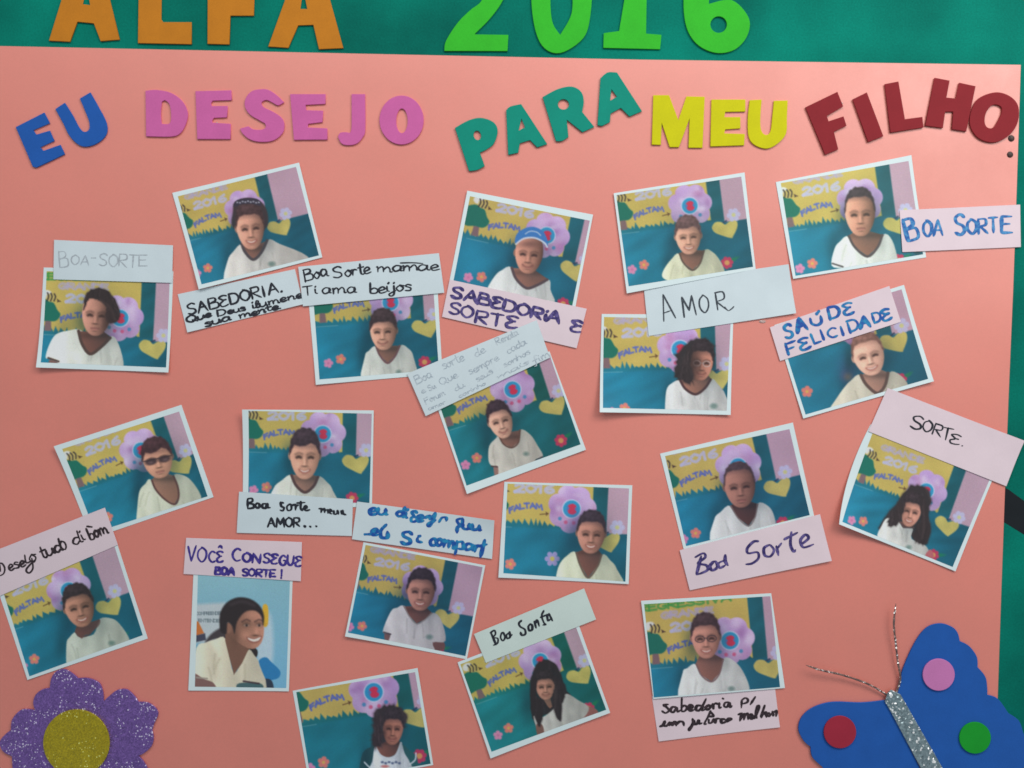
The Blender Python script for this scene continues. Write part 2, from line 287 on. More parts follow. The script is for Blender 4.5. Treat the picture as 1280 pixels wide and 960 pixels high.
# ------------------------------------------------------------------ foam letters
GW = {'EU': 'blue foam letters of the word EU', 'DESEJO': 'pink foam letters of the word DESEJO', 'PARA': 'teal foam letters of the word PARA',
      'MEU': 'yellow foam letters of the word MEU', 'FILHO': 'red foam letters of the word FILHO', 'ALFA': 'orange foam letters of the word ALFA', '2016': 'green foam numerals of the year 2016'}
def ell_s(cx, cy, rx, ry, rot=0): return ellipse(cx, cy, rx, ry, rot, 44)
LET = [
 ('EU', 'E', 'blue', (0, 100, 8), "165,475 450,330 505,435 340,505 370,550 505,510 550,612 410,675 440,712 610,652 655,745 500,820~ 370,880 335,870", [], 'blue foam letter E, first piece of the word EU'),
 ('EU', 'U', 'blue', (0, 100, 8), "560,295 655,232 730,350~ 800,480~ 850,522~ 895,500~ 900,430~ 860,320~ 805,190 910,128 990,270~ 1070,430~ 1070,545~ 990,630~ 880,670~ 790,650~ 700,560~ 640,440~", [], 'blue foam letter U, tilted beside the blue E'),
 ('DESEJO', 'D', 'pink', (170, 90, 6.737), "85,162 180,155~ 300,180~ 395,250~ 440,350~ 420,450~ 370,525~ 290,548~ 90,545", ["222,255 250,243~ 285,275~ 298,340~ 298,410~ 280,440~ 220,440 213,350~"], 'pink foam letter D opening the word DESEJO'),
 ('DESEJO', 'E', 'pink', (170, 90, 6.737), "505,165 805,158 810,240 650,245 635,265 640,290 775,290 770,385 660,390 645,410 645,430 800,440 800,568 520,568", [], 'pink foam letter E between the pink D and S'),
 ('DESEJO', 'S', 'pink', (170, 90, 6.737), "1250,258 1200,285~ 1150,260~ 1100,240~ 1060,262~ 1080,300~ 1160,340~ 1230,390~ 1252,450~ 1235,520~ 1160,580~ 1050,592~ 960,570~ 900,520~ 880,480 950,460 990,485~ 1050,490~ 1092,475~ 1090,440~ 1050,415~ 960,360~ 920,290~ 930,220~ 980,165~ 1060,148~ 1120,155~ 1190,200~", [], 'pink foam letter S in the word DESEJO'),
 ('DESEJO', 'E', 'pink', (350, 90, 6.737), "88,190 385,190 385,272 218,280 222,325 365,330 360,425 240,440 235,470 400,478 402,572 120,575", [], 'pink foam letter E between the pink S and J'),
 ('DESEJO', 'J', 'pink', (350, 90, 6.737), "605,190 718,190 720,480~ 700,550~ 650,605~ 580,620~ 520,605~ 490,550 510,515~ 560,510~ 590,515~ 603,480~ 605,400", [], 'pink foam letter J in the word DESEJO'),
 ('DESEJO', 'O', 'pink', (350, 90, 6.737), ell_s(1025, 408, 186, 206), [ell_s(1028, 415, 48, 103)], 'pink foam letter O closing the word DESEJO'),
 ('PARA', 'P', 'teal', (560, 80, 5.12), "45,412 130,365~ 210,348~ 290,375~ 318,430~ 295,510~ 250,548~ 205,570 235,655 190,680~ 135,688", [ell_s(188, 460, 23, 30, -15)], 'teal foam letter P opening the word PARA'),
 ('PARA', 'A', 'teal', (560, 80, 5.12), "372,300 400,275~ 468,260 635,515 570,537 525,490 460,510 450,570 385,585", ["470,352 492,408 452,430"], 'teal foam letter A between the teal P and R'),
 ('PARA', 'R', 'teal', (560, 80, 5.12), "605,215 700,165~ 790,148~ 850,180~ 868,240~ 858,310 935,405 860,440 760,360 770,470 730,495~ 690,497", [ell_s(738, 262, 35, 33)], 'teal foam letter R in the word PARA'),
 ('PARA', 'A', 'teal', (560, 80, 5.12), "975,95 1020,58~ 1080,58 1240,305 1160,340 1105,285 1040,320 1035,375 985,400 955,395", ["1045,165 1080,212 1037,238"], 'teal foam letter A closing the word PARA, highest of its word'),
 ('MEU', 'M', 'yellow', (800, 100, 6.4), "105,125 230,125 305,325 370,135 515,138 498,545 385,545 395,310 310,540 235,540 172,345 165,522 92,520", [], 'yellow foam letter M of the word MEU'),
 ('MEU', 'E', 'yellow', (800, 100, 6.4), "570,160 840,160 840,255 680,258 672,300 800,300 800,390 680,398 670,430 835,435 830,525 560,535", [], 'yellow foam letter E of the word MEU'),
 ('MEU', 'U', 'yellow', (800, 100, 6.4), "875,165 970,160 960,300~ 965,400~ 1000,442~ 1040,415~ 1055,300~ 1068,170 1178,168 1172,300~ 1165,430~ 1100,510~ 1010,552~ 910,520~ 865,450~ 860,300~", [], 'yellow foam letter U of the word MEU'),
 ('FILHO', 'F', 'red', (1000, 80, 4.571), "28,250 210,162 243,245 150,300 160,330 245,302 262,355 190,390 215,490 140,522", [], 'dark red foam letter F of the word FILHO'),
 ('FILHO', 'I', 'red', (1000, 80, 4.571), "297,205 378,165 472,415 385,450", [], 'dark red foam letter I of the word FILHO'),
 ('FILHO', 'L', 'red', (1000, 80, 4.571), "480,118 558,103 595,318 695,305 700,365 512,395", [], 'dark red foam letter L of the word FILHO'),
 ('FILHO', 'H', 'red', (1000, 80, 4.571), "765,82 850,98 832,195 885,200 905,110 998,130 945,388 862,375 870,275 825,275 812,368 710,355", [], 'dark red foam letter H of the word FILHO'),
 ('FILHO', 'O', 'red', (1000, 80, 4.571), "1110,165~ 1190,185~ 1240,240~ 1240,330~ 1195,405~ 1110,450~ 1020,430~ 968,360~ 972,275~ 1015,200~", ["1105,235~ 1140,245~ 1148,270~ 1135,310~ 1100,365~ 1065,365~ 1050,335~ 1055,290~ 1075,255~"], 'dark red foam letter O of the word FILHO by the card edge'),
 ('ALFA', 'A', 'orange', (50, 0, 3.282), "38,168 125,172 155,90 222,97 250,170 328,163 285,-10 235,-180 165,-180 90,0", ["175,18 207,22 193,-60"], 'orange foam letter A before the orange L, cut by the top edge'),
 ('ALFA', 'L', 'orange', (50, 0, 3.282), "408,-180 500,-180 498,80 506,92 622,92 623,182 403,178", [], 'orange foam letter L of the word ALFA'),
 ('ALFA', 'F', 'orange', (50, 0, 3.282), "690,-190 890,-190 890,-110 785,-110 785,-30 880,-30 878,65 782,65 778,183 688,181", [], 'orange foam letter F of the word ALFA'),
 ('ALFA', 'A', 'orange', (50, 0, 3.282), "937,192 1020,197 1060,105 1122,103 1145,203 1245,198 1190,0 1130,-170 1055,-170 1010,-10", ["1068,38 1097,38 1080,-50"], 'orange foam letter A after the orange F, cut by the top edge'),
 ('2016', '2', 'green', (540, 0, 3.122), "48,200 55,160~ 100,90~ 150,40~ 190,8~ 215,-50~ 175,-90~ 130,-80~ 110,-40 40,-50 60,-130~ 150,-175~ 250,-150~ 300,-70~ 275,5~ 225,75~ 165,135 298,137 295,200", [], 'bright green foam numeral 2 first numeral, with a flat foot'),
 ('2016', '0', 'green', (540, 0, 3.122), "500,-190~ 580,-160~ 620,-60~ 618,60~ 590,150~ 500,208~ 430,180~ 395,80~ 390,-60~ 430,-160~", ["500,-110~ 540,-60~ 545,50~ 500,137 468,80~ 465,-40~"], 'bright green foam numeral 0 with a tall open middle'),
 ('2016', '1', 'green', (540, 0, 3.122), "668,188 670,130 730,122 750,0 755,-100 690,-80 690,-140 760,-190 840,-190 835,132 895,137 890,193", [], 'bright green foam numeral 1 with a broad serif foot'),
 ('2016', '6', 'green', (540, 0, 3.122), "1080,16 1170,2~ 1235,70~ 1230,140~ 1180,195~ 1105,207~ 1030,170~ 988,90~ 985,-40~ 1030,-140~ 1120,-190~ 1180,-180 1160,-110 1110,-100~ 1085,-50~", [ell_s(1118, 97, 32, 32)], 'bright green foam numeral 6 with a small round hole'),
]
for word, ch, colr, frame, out, holes, label in LET:
    o = fr(frame, outline(out) if isinstance(out, str) else out)
    h = [fr(frame, outline(x) if isinstance(x, str) else x) for x in holes]
    base = 0.0001 if word in ('ALFA', '2016') else POST_T + 0.00002
    t = slab('foam_numeral' if word == '2016' else 'foam_letter', o, h, base + (0.0004 if word in ('FILHO', 'PARA') else 0.0001), 0.0018, FOAM[colr])
    tag(t, label, 'numeral' if word == '2016' else 'letter', GW[word])

# ------------------------------------------------------------------ sheets of paper with a little curl
class Sheet:
    def __init__(s, quad, layer, lifts=(0, 0, 0, 0), wave=0.40, bow=0.0, seed=0):
        s.q = np.array(quad, float); s.base = POST_T + 0.0004 + 0.00055 * layer; s.l = np.array(lifts, float) * 1.35e-3
        r = np.random.default_rng(seed + 100); s.ph = r.uniform(0, 6.28, 4); s.wave = wave * 1e-3; s.bow = bow
    def px(s, u, v):
        q = s.q; p = ((1 - u) * (1 - v))[..., None] * q[0] + (u * (1 - v))[..., None] * q[1] + (u * v)[..., None] * q[2] + ((1 - u) * v)[..., None] * q[3]
        if s.bow:
            n = (q[0] + q[3] - q[1] - q[2]); n = n / np.linalg.norm(n)
            p = p + (s.bow * 4 * v * (1 - v) * (1 - u) ** 2)[..., None] * n
        return p
    def inv(s, xy):
        xy = np.asarray(xy, float); u = np.full(xy.shape[0], .5); v = u.copy()
        for _ in range(12):
            e = s.px(u, v) - xy; h = 1e-4
            du = (s.px(u + h, v) - s.px(u, v)) / h; dv = (s.px(u, v + h) - s.px(u, v)) / h
            det = du[:, 0] * dv[:, 1] - du[:, 1] * dv[:, 0]
            u = u - (e[:, 0] * dv[:, 1] - e[:, 1] * dv[:, 0]) / det; v = v - (du[:, 0] * e[:, 1] - du[:, 1] * e[:, 0]) / det
        return u, v
    def h(s, u, v):
        uc, vc = np.clip(u, 0, 1), np.clip(v, 0, 1)
        k = 3.0
        c = s.l[0] * ((1 - uc) * (1 - vc)) ** k + s.l[1] * (uc * (1 - vc)) ** k + s.l[2] * (uc * vc) ** k + s.l[3] * ((1 - uc) * vc) ** k
        w = s.wave * 0.5 * (np.sin(3.1 * uc + s.ph[0]) * np.sin(2.6 * vc + s.ph[1]) + 1) * 0.7
        return s.base + c + w
    def world(s, u, v, off=0.0):
        p = s.px(u, v); d = s.h(u, v) + off
        return np.stack([(p[..., 0] - 640) * S, -d, (480 - p[..., 1]) * S], -1)

def grid_faces(nu, nv):
    i = np.arange(nu - 1)[None, :] + nu * np.arange(nv - 1)[:, None]; i = i.ravel()
    return np.stack([i, i + nu, i + nu + 1, i + 1], 1)

def paper_mesh(name, sh, mat, parent, rect=(0, 1, 0, 1), n=(36, 28), off=0.0, skirt=0.00022):
    u, v = np.meshgrid(np.linspace(rect[0], rect[1], n[0]), np.linspace(rect[2], rect[3], n[1]))
    W = sh.world(u, v, off).reshape(-1, 3); F = grid_faces(*n).tolist()
    nu, nv = n; rim = list(range(nu)) + [nu * k + nu - 1 for k in range(1, nv)] + [nu * (nv - 1) + k for k in range(nu - 2, -1, -1)] + [nu * k for k in range(nv - 2, 0, -1)]
    m = len(W); T = W[rim]; B = T + np.array([0, skirt, 0]); W = np.vstack([W, T, B]); q = len(rim)
    for a in range(q):
        b = (a + 1) % q; F.append([m + a, m + b, m + q + b, m + q + a])
    return new_mesh(name, W.tolist(), F, mat, parent, smooth=True)

# ------------------------------------------------------------------ one-stroke handwriting alphabet ('~' = curved stroke)
F1 = {
 'A': (.72, "0,0 .36,1 .72,0|.14,.36 .6,.38"), 'B': (.62, "0,0 .02,1|~0,1 .45,.98 .5,.7 .05,.54|~.05,.54 .6,.5 .6,.06 0,0"),
 'C': (.6, "~.6,.88 .34,1 .05,.7 .04,.3 .3,.0 .62,.1"), 'D': (.66, "0,0 .02,1|~0,1 .48,.92 .66,.5 .46,.08 0,0"),
 'E': (.56, "0,0 0,1|0,1 .55,1|0,.52 .45,.53|0,0 .56,.02"), 'e': (.6, ""), 'F': (.55, "0,0 .02,1|0,1 .58,1.02|0,.52 .46,.55"),
 'G': (.66, "~.6,.85 .32,1 .04,.65 .05,.25 .35,0 .62,.15 .62,.4|.62,.42 .4,.42"), 'H': (.64, "0,0 0,1|.64,0 .64,1|0,.5 .64,.5"),
 'I': (.3, ".15,0 .15,1"), 'J': (.5, "~.45,1 .46,.3 .3,0 .0,.12"), 'K': (.6, "0,0 0,1|.58,1 .05,.45 .6,0"), 'L': (.52, "0,1 .02,0 .55,0"),
 'M': (.8, "0,0 .08,1 .4,.3 .72,1 .8,0"), 'N': (.66, "0,0 .03,1 .62,0 .66,1"), 'O': (.68, "~.34,1 .04,.75 .02,.3 .34,0 .64,.3 .64,.75 .34,1 .25,.98"),
 'P': (.58, "0,0 .02,1|~0,1 .55,.98 .58,.55 .03,.48"), 'Q': (.7, "~.34,1 .04,.75 .02,.3 .34,0 .64,.3 .64,.75 .34,1|.4,.25 .75,-.1"),
 'R': (.62, "0,0 .02,1|~0,1 .52,.98 .54,.6 .04,.5|.1,.5 .62,0"), 'S': (.6, "~.6,.86 .38,1 .08,.85 .14,.6 .5,.42 .56,.15 .3,0 .0,.12"),
 'T': (.66, "0,1 .68,1|.34,1 .32,0"), 'U': (.64, "~0,1 .02,.35 .3,0 .58,.25 .62,1"), 'V': (.64, "0,1 .3,0 .62,1.1"), 'Z': (.6, "0,1 .6,1 0,0 .62,0"),
 '3': (.62, "~.62,.9 .35,1 .05,.85 .3,.55 .05,.3 .12,.02 .4,0 .64,.1|.3,.54 .5,.55"),   # the rounded E
 '-': (.4, ".02,.45 .38,.47"), '.': (.16, ".06,.0 .1,.02"), '!': (.2, ".12,1 .1,.3|.08,.02 .1,.0"), '/': (.4, ".35,.95 .0,.1"), ' ': (.35, ""),
 "'": (.0, ""), '2': (.6, "~.05,.8 .3,1 .55,.75 .3,.35 0,0|0,0 .6,0"), '0': (.6, "~.3,1 .03,.7 .03,.3 .3,0 .57,.3 .57,.7 .3,1"), '1': (.35, ".0,.75 .2,1 .2,0"), '6': (.6, "~.5,1 .1,.6 .05,.2 .3,0 .55,.2 .4,.5 .08,.35"),
 # lower case
 'a': (.52, "~.45,.5 .2,.58 .02,.3 .15,.0 .42,.2 .45,.52|~.45,.5 .44,.1 .58,.04"), 'b': (.48, "~.05,1 .03,.4 .05,.05 .35,.02 .45,.3 .25,.5 .05,.35"),
 'c': (.42, "~.42,.45 .22,.56 .03,.3 .15,.02 .44,.08"), 'd': (.52, "~.45,.45 .2,.55 .02,.25 .2,.0 .42,.2|~.5,1.05 .44,.5 .44,.1 .58,.05"),
 'ē': (.46, "~.02,.2 .4,.36 .28,.58 .05,.35 .15,.0 .5,.1"), 'f': (.42, "~.5,.95 .25,1 .2,.5 .1,-.3 -.1,-.3|.0,.5 .4,.5"),
 'g': (.5, "~.42,.5 .18,.56 .03,.28 .2,.05 .42,.3|~.44,.55 .4,-.1 .2,-.5 .0,-.35 .4,-.02 .6,.15"), 'h': (.5, "~.1,1 .03,.5 .02,0|~.03,.3 .25,.55 .42,.35 .42,.02"),
 'i': (.2, "~.06,.55 .07,.15 .2,.05|.1,.82 .14,.88"), 'j': (.3, "~.2,.55 .18,-.2 .0,-.4 -.1,-.2 .3,.1|.2,.85 .24,.9"), 'l': (.28, "~.0,.1 .25,.8 .15,1 .06,.6 .1,.05 .3,.1"),
 'm': (.78, "~.0,.5 .06,.5 .06,.0|~.06,.3 .25,.56 .36,.4 .36,.02|~.36,.3 .56,.56 .68,.35 .7,.05 .82,.05"), 'n': (.52, "~.0,.5 .06,.5 .06,.0|~.06,.3 .28,.56 .42,.4 .42,.05 .56,.06"),
 'o': (.46, "~.22,.56 .02,.3 .2,.0 .42,.28 .24,.56 .36,.52 .5,.48"), 'p': (.5, "~.04,.55 .05,.1 .02,-.45|~.05,.4 .3,.6 .46,.3 .25,.0 .06,.12"), 'q': (.5, "~.42,.5 .2,.58 .02,.3 .2,.02 .42,.3|.44,.55 .42,-.45"),
 'r': (.42, "~.0,.5 .08,.48 .07,.0|~.07,.3 .2,.55 .4,.48"), 's': (.42, "~.4,.5 .2,.6 .08,.45 .35,.25 .3,.02 .02,.05"), 't': (.36, "~.15,.95 .14,.2 .25,.0 .4,.08|.0,.62 .38,.66"),
 'u': (.52, "~.02,.52 .02,.15 .2,.0 .4,.2 .42,.52|~.42,.5 .43,.1 .56,.05"), 'v': (.44, "~.0,.52 .18,.0 .4,.52 .5,.5"), 'w': (.66, "~.0,.52 .12,.0 .3,.45 .45,.0 .62,.52"),
 'z': (.46, "~.05,.5 .3,.55 .2,.3 .35,.1 .1,-.3 .0,-.1"), 'y': (.5, "~.02,.52 .1,.1 .4,.2 .44,.52|~.44,.52 .4,-.2 .1,-.4"),
}
def glyph_strokes(word):
    out = []; x = 0
    for ch in word:
        w, s = F1.get(ch, F1['O'])
        for st in s.split('|'):
            st = st.strip()
            if not st: continue
            sm = st.startswith('~'); pts = [tuple(map(float, q.split(','))) for q in st.lstrip('~').split()]
            if sm: pts = catmull(pts, 7)
            out.append([(x + px, py) for px, py in pts])
        x += w + (0.14 if ch.upper() == ch else 0.03)
    return out, max(x - 0.1, 0.1)

def place_word(word, p0, p1, height, r, jit=0.03, slant=0.0):
    st, W = glyph_strokes(word); p0 = np.array(p0, float); p1 = np.array(p1, float)
    ax = p1 - p0; L = np.linalg.norm(ax); ax = ax / L; up = np.array([ax[1], -ax[0]]); res = []
    for s in st:
        jx, jy = r.normal(0, jit * 0.6), r.normal(0, jit); pts = []
        for x, y in s:
            pts.append(tuple(p0 + ax * ((x + jx) / W * L + slant * y * height) + up * ((y + jy) * height)))
        res.append(pts)
    return res

def resample(pts, step):
    pts = [np.array(p, float) for p in pts]; out = [pts[0]]; 
    for a, b in zip(pts[:-1], pts[1:]):
        n = max(1, int(np.linalg.norm(b - a) / step)); out += [a + (b - a) * k / n for k in range(1, n + 1)]
    return out

def ribbon_word(sheet, strokes, width, ink, parent, r):      # strokes in photograph pixels
    V = []; F = []; z0 = 0.00010
    def vert(p, d): V.append((p[0], p[1], d)); return len(V) - 1
    for si, s in enumerate(strokes):
        pts = resample(s, 1.3); d = z0 + (si % 7) * 0.000014; n = len(pts)
        if n == 1: pts = [pts[0], pts[0] + np.array([.4, .1])]; n = 2
        dd = np.gradient(np.array(pts), axis=0); dd = np.abs(dd[:, 1]) / (np.linalg.norm(dd, axis=1) + 1e-6)
        wv = width * (0.74 + 0.38 * dd) * (1 + 0.14 * np.sin(np.linspace(0, 5, n) + r.uniform(0, 6))) * r.uniform(.88, 1.12)
        if n > 6: wv[-3:] *= np.array([.9, .75, .55]); wv[0] *= .8
        prev = None; lastdir = None
        for i, p in enumerate(pts):
            q0, q1 = pts[max(i - 1, 0)], pts[min(i + 1, n - 1)]; t = q1 - q0; ln = np.linalg.norm(t); t = t / ln if ln > 1e-6 else np.array([1., 0])
            nn = np.array([-t[1], t[0]]) * wv[i] / 2; a, b = vert(p + nn, d), vert(p - nn, d)
            if prev: F.append([prev[0], prev[1], b, a])
            corner = i in (0, n - 1)
            if 0 < i < n - 1:
                t1 = pts[i] - pts[i - 1]; t2 = pts[i + 1] - pts[i]; c = np.dot(t1, t2) / (np.linalg.norm(t1) * np.linalg.norm(t2) + 1e-9); corner = c < .85
            if corner:
                k = [vert(p + wv[i] / 2 * np.array([math.cos(a_), math.sin(a_)]), d + 0.000004) for a_ in np.linspace(0, 2 * math.pi, 11)[:-1]]; F.append(k)
            prev = (a, b); d += 0.0000015
    A = np.array(V); u, v = sheet.inv(A[:, :2]); h = sheet.h(u, v) + A[:, 2]
    W = np.stack([(A[:, 0] - 640) * S, -h, (480 - A[:, 1]) * S], 1)
    return new_mesh('handwritten_word', W.tolist(), F, INK[ink], parent)

# ------------------------------------------------------------------ painting the printed pictures (flat print, one colour per mesh point)
def sd_poly(P, poly):
    poly = np.asarray(poly, float); d = np.full(len(P), 1e18); inside = np.zeros(len(P), bool); n = len(poly)
    for i in range(n):
        a, b = poly[i], poly[(i + 1) % n]; e = b - a; w = P - a
        t = np.clip((w @ e) / (e @ e + 1e-12), 0, 1); q = w - t[:, None] * e; d = np.minimum(d, (q * q).sum(1))
        c = ((a[1] <= P[:, 1]) & (b[1] > P[:, 1])) | ((b[1] <= P[:, 1]) & (a[1] > P[:, 1]))
        xi = a[0] + (P[:, 1] - a[1]) / (e[1] if abs(e[1]) > 1e-9 else 1e-9) * e[0]; inside ^= c & (P[:, 0] < xi)
    d = np.sqrt(d); return np.where(inside, -d, d)

def sd_line(P, pts):
    d = np.full(len(P), 1e18)
    for a, b in zip(pts[:-1], pts[1:]):
        a = np.array(a, float); e = np.array(b, float) - a; w = P - a; t = np.clip((w @ e) / (e @ e + 1e-12), 0, 1); q = w - t[:, None] * e
        d = np.minimum(d, (q * q).sum(1))
    return np.sqrt(d)

def vnoise(P, f, seed):
    r = np.random.default_rng(seed); v = np.zeros(len(P))
    for k in range(7):
        a = r.uniform(0, 2 * math.pi); ff = f * r.uniform(.6, 1.8); v += np.sin(ff * (P[:, 0] * math.cos(a) + P[:, 1] * math.sin(a)) + r.uniform(0, 6.28))
    return v / 7

def frizz(pts, amp, seed, n=4):
    pts = catmull_closed(pts, n); r = np.random.default_rng(seed); c = np.mean(np.array(pts), 0); out = []
    for p in pts:
        d = np.array(p) - c; out.append(tuple(np.array(p) + d / (np.linalg.norm(d) + 1e-6) * r.normal(0, amp)))
    return out

class Paint:
    def __init__(s, P, w): s.P = P; s.w = w; s.C = np.zeros((len(P), 3))
    def cov(s, sd, soft=1.0): return np.clip(0.5 - sd / (s.w * soft), 0, 1)
    def mix(s, a, col):
        col = np.asarray(col, float); col = col if col.ndim == 2 else col[None, :]
        s.C = s.C * (1 - a[:, None]) + col * a[:, None]
    def poly(s, pts, col, alpha=1, smooth=True, soft=1.0):
        pts = catmull_closed(pts, 4) if smooth else pts
        a = s.cov(sd_poly(s.P, pts), soft) * alpha; s.mix(a, col); return a
    def line(s, pts, width, col, alpha=1, smooth=False, soft=1.0):
        pts = catmull(pts, 5) if smooth else pts; s.mix(s.cov(sd_line(s.P, pts) - width / 2, soft) * alpha, col)
    def ell(s, cx, cy, rx, ry, col, alpha=1, rot=0, soft=1.0):
        r = math.radians(rot); X = s.P[:, 0] - cx; Y = s.P[:, 1] - cy; x = X * math.cos(r) + Y * math.sin(r); y = -X * math.sin(r) + Y * math.cos(r)
        k = np.sqrt((x / rx) ** 2 + (y / ry) ** 2); a = s.cov((k - 1) * min(rx, ry), soft) * alpha; s.mix(a, col); return a
    def hair(s, pts, col, amp=5.0, soft=2.0, seed=1, strands=22, curl=1.0):
        keep = s.C.copy(); a = s.poly(frizz(pts, amp, seed), col, 1, smooth=False, soft=soft); P_ = np.array(pts, float); lo, hi = P_.min(0), P_.max(0); r = np.random.default_rng(seed)
        cx = (lo[0] + hi[0]) / 2
        for k in range(strands):
            x = r.uniform(lo[0], hi[0]); y = r.uniform(lo[1], hi[1]); L = (hi[1] - lo[1]) * r.uniform(.12, .3); bx = (x - cx) * .25 + r.normal(0, L * .15 * curl)
            c = np.array(col, float) * (r.uniform(1.35, 1.9) if k % 3 else .6)
            s.line([(x, y), (x + bx * .6 + r.normal(0, L * .12 * curl), y + L * .5), (x + bx, y + L)], s.w * .5, c, .38, smooth=True, soft=1.6)
        s.C = keep * (1 - a[:, None]) + s.C * a[:, None]
    def glow(s, cx, cy, rx, ry, col, alpha, rot=0):
        r = math.radians(rot); X = s.P[:, 0] - cx; Y = s.P[:, 1] - cy; x = X * math.cos(r) + Y * math.sin(r); y = -X * math.sin(r) + Y * math.cos(r)
        s.mix(np.exp(-((x / rx) ** 2 + (y / ry) ** 2)) * alpha, col)

def blob_flower(cx, cy, r, n, amp, ph=0.0):
    return [(cx + (r * (1 - amp) + r * amp * 1.0 * abs(math.cos(n * t / 2 + ph)) ** 0.7) * math.cos(t), cy + (r * (1 - amp) + r * amp * abs(math.cos(n * t / 2 + ph)) ** 0.7) * math.sin(t)) for t in [2 * math.pi * i / 72 for i in range(72)]]

def text_in(pt, word, p0, p1, h, width, col, arch=0.0, alpha=1.0):
    st, W = glyph_strokes(word); p0 = np.array(p0, float); p1 = np.array(p1, float); ax = (p1 - p0); L = np.linalg.norm(ax); ax /= L; up = np.array([ax[1], -ax[0]])
    for s_ in st:
        pts = []
        for x, y in s_:
            t = x / W; pts.append(tuple(p0 + ax * t * L + up * (y * h + arch * 4 * t * (1 - t))))
        pt.line(pts, width, col, alpha)

TEAL = np.array([22, 112, 140.]); YEL = np.array([188, 164, 84.])
def backdrop(Q, w, seed, tone=1.0, dim=1.0, gsh=0.0, noreg=False):
    """the classroom panel seen behind every pupil, in its own coordinates"""
    p = Paint(Q, w); n = len(Q)
    tl = TEAL[None, :] * (1 + 0.10 * vnoise(Q, .02, seed)[:, None]) * (1.08 - 0.00055 * np.clip(Q[:, 0], 0, 700))[:, None]
    tl = tl * (1 + .10 * vnoise(np.stack([Q[:, 0] * .35, Q[:, 1] + .4 * Q[:, 0]], 1), .06, seed + 9)[:, None])
    tl = tl + np.array([0, -8, -18.]) * (1 / (1 + np.exp((Q[:, 1] - 208) / 3)))[:, None]      # upper strip is greener
    p.C = tl + gsh * np.array([-8, 2, -30.])
    yv = YEL[None, :] * (1 + 0.06 * vnoise(Q, .03, seed + 1)[:, None])
    # yellow paper with grass cut into its foot
    zig = [(-60, 186)]
    r = np.random.default_rng(seed + 5); x = -60
    while x < 436:
        zig.append((x + 9, 182 - r.uniform(0, 24) + (x / 30))); x += r.uniform(16, 34); zig.append((x, 188 + (x / 30) + r.uniform(-3, 4)))
    poly = [(470, -400), (-400, -400), (-400, 190)] + zig + [(470, 200)]
    a = p.cov(sd_poly(Q, poly)); p.mix(a, yv)
    # tree, trunk
    p.poly([(2, 135), (30, 135), (34, 190), (-2, 190)], (118, 92, 96), smooth=False)
    p.poly([(-60, 60), (-20, 36), (12, 38), (40, 52), (58, 84), (74, 104), (66, 128), (44, 142), (10, 140), (-40, 146), (-70, 110)], (20, 102, 86))
    # bee
    p.ell(0, 8, 26, 20, (212, 210, 206), rot=-10); p.ell(24, 26, 24, 20, (190, 168, 96), rot=20)
    for k in range(3): p.line([(6 + 17 * k, 2 + 2 * k), (12 + 17 * k, 20), (6 + 17 * k, 40)], 7, (52, 44, 44), smooth=True)
    p.poly([(55, 30), (74, 42), (56, 46)], (64, 44, 40), smooth=False)
    # lettering on the panel
    if not noreg: text_in(p, 'REGRESSIVA', (-40, -64), (395, -76), 30, 11, (52, 140, 62), alpha=.8)
    text_in(p, 'GRANDE', (62, -22), (305, -26), 26, 13, (168, 156, 184), alpha=.75)
    text_in(p, '2016', (100, 42), (288, 40), 36, 15, (176, 174, 208), alpha=.85)
    text_in(p, 'FALTAM', (80, 144), (234, 122), 22, 8.5, (84, 98, 170), arch=16)
    p.line([(224, 144), (258, 140)], 4, (92, 62, 40)); p.poly([(250, 130), (264, 139), (252, 150)], (92, 62, 40), smooth=False)
    # pink panel
    p.poly([(544, -400), (1200, -400), (1200, 216), (539, 221)], np.array([176, 142, 160.])[None, :] * (1 + .05 * vnoise(Q, .02, seed + 2)[:, None]), smooth=False)
    # big purple flower and its dial
    fc = np.array([172, 142, 184.])[None, :] + 20 * vnoise(Q, .035, seed + 3)[:, None] * np.array([1, 1.2, .6])
    fc = fc * (1.06 - 0.0009 * (Q[:, 1:2] - 112))
    p.poly(blob_flower(373, 112, 116, 7, .16, .4), fc, smooth=False)
    keepF = p.C.copy(); fm = p.cov(sd_poly(Q, blob_flower(373, 112, 116, 7, .16, .4)))
    for k in range(16):
        t = r.uniform(0, 6.28); rr = r.uniform(45, 112); p.glow(373 + rr * math.cos(t), 112 + rr * math.sin(t), r.uniform(12, 34), r.uniform(12, 34), [(146, 96, 156), (206, 180, 212), (176, 112, 160), (214, 200, 222)][k % 4], r.uniform(.3, .65))
    p.C = keepF * (1 - fm[:, None]) + p.C * fm[:, None]
    p.ell(371, 112, 45, 45, (200, 205, 225)); p.ell(371, 112, 41, 41, (40, 140, 186)); p.ell(371, 112, 25, 25, (70, 112, 170))
    p.poly([(360, 92), (378, 88), (392, 98), (386, 112), (394, 126), (380, 138), (360, 134), (354, 120), (360, 110), (354, 100)], (196, 44, 74))
    for (x, y, c) in ((318, 160, (44, 124, 170)), (346, 176, (196, 70, 110)), (384, 178, (196, 70, 110)), (418, 166, (44, 124, 170))): p.ell(x, y, 9, 9, c, .8)
    # heart with a little flower
    p.line([(520, 228), (548, 216)], 8, (30, 52, 80))
    hc = np.array([182, 168, 92.])[None, :] * (1 + .08 * vnoise(Q, .06, seed + 4)[:, None])
    p.poly([(470, 240), (490, 216), (520, 218), (540, 234), (562, 222), (590, 214), (604, 232), (598, 262), (574, 298), (562, 308), (520, 290), (482, 268)], hc)
    p.poly(blob_flower(590, 190, 36, 6, .25), (178, 172, 204), smooth=False); p.ell(590, 190, 10, 10, (190, 186, 130))
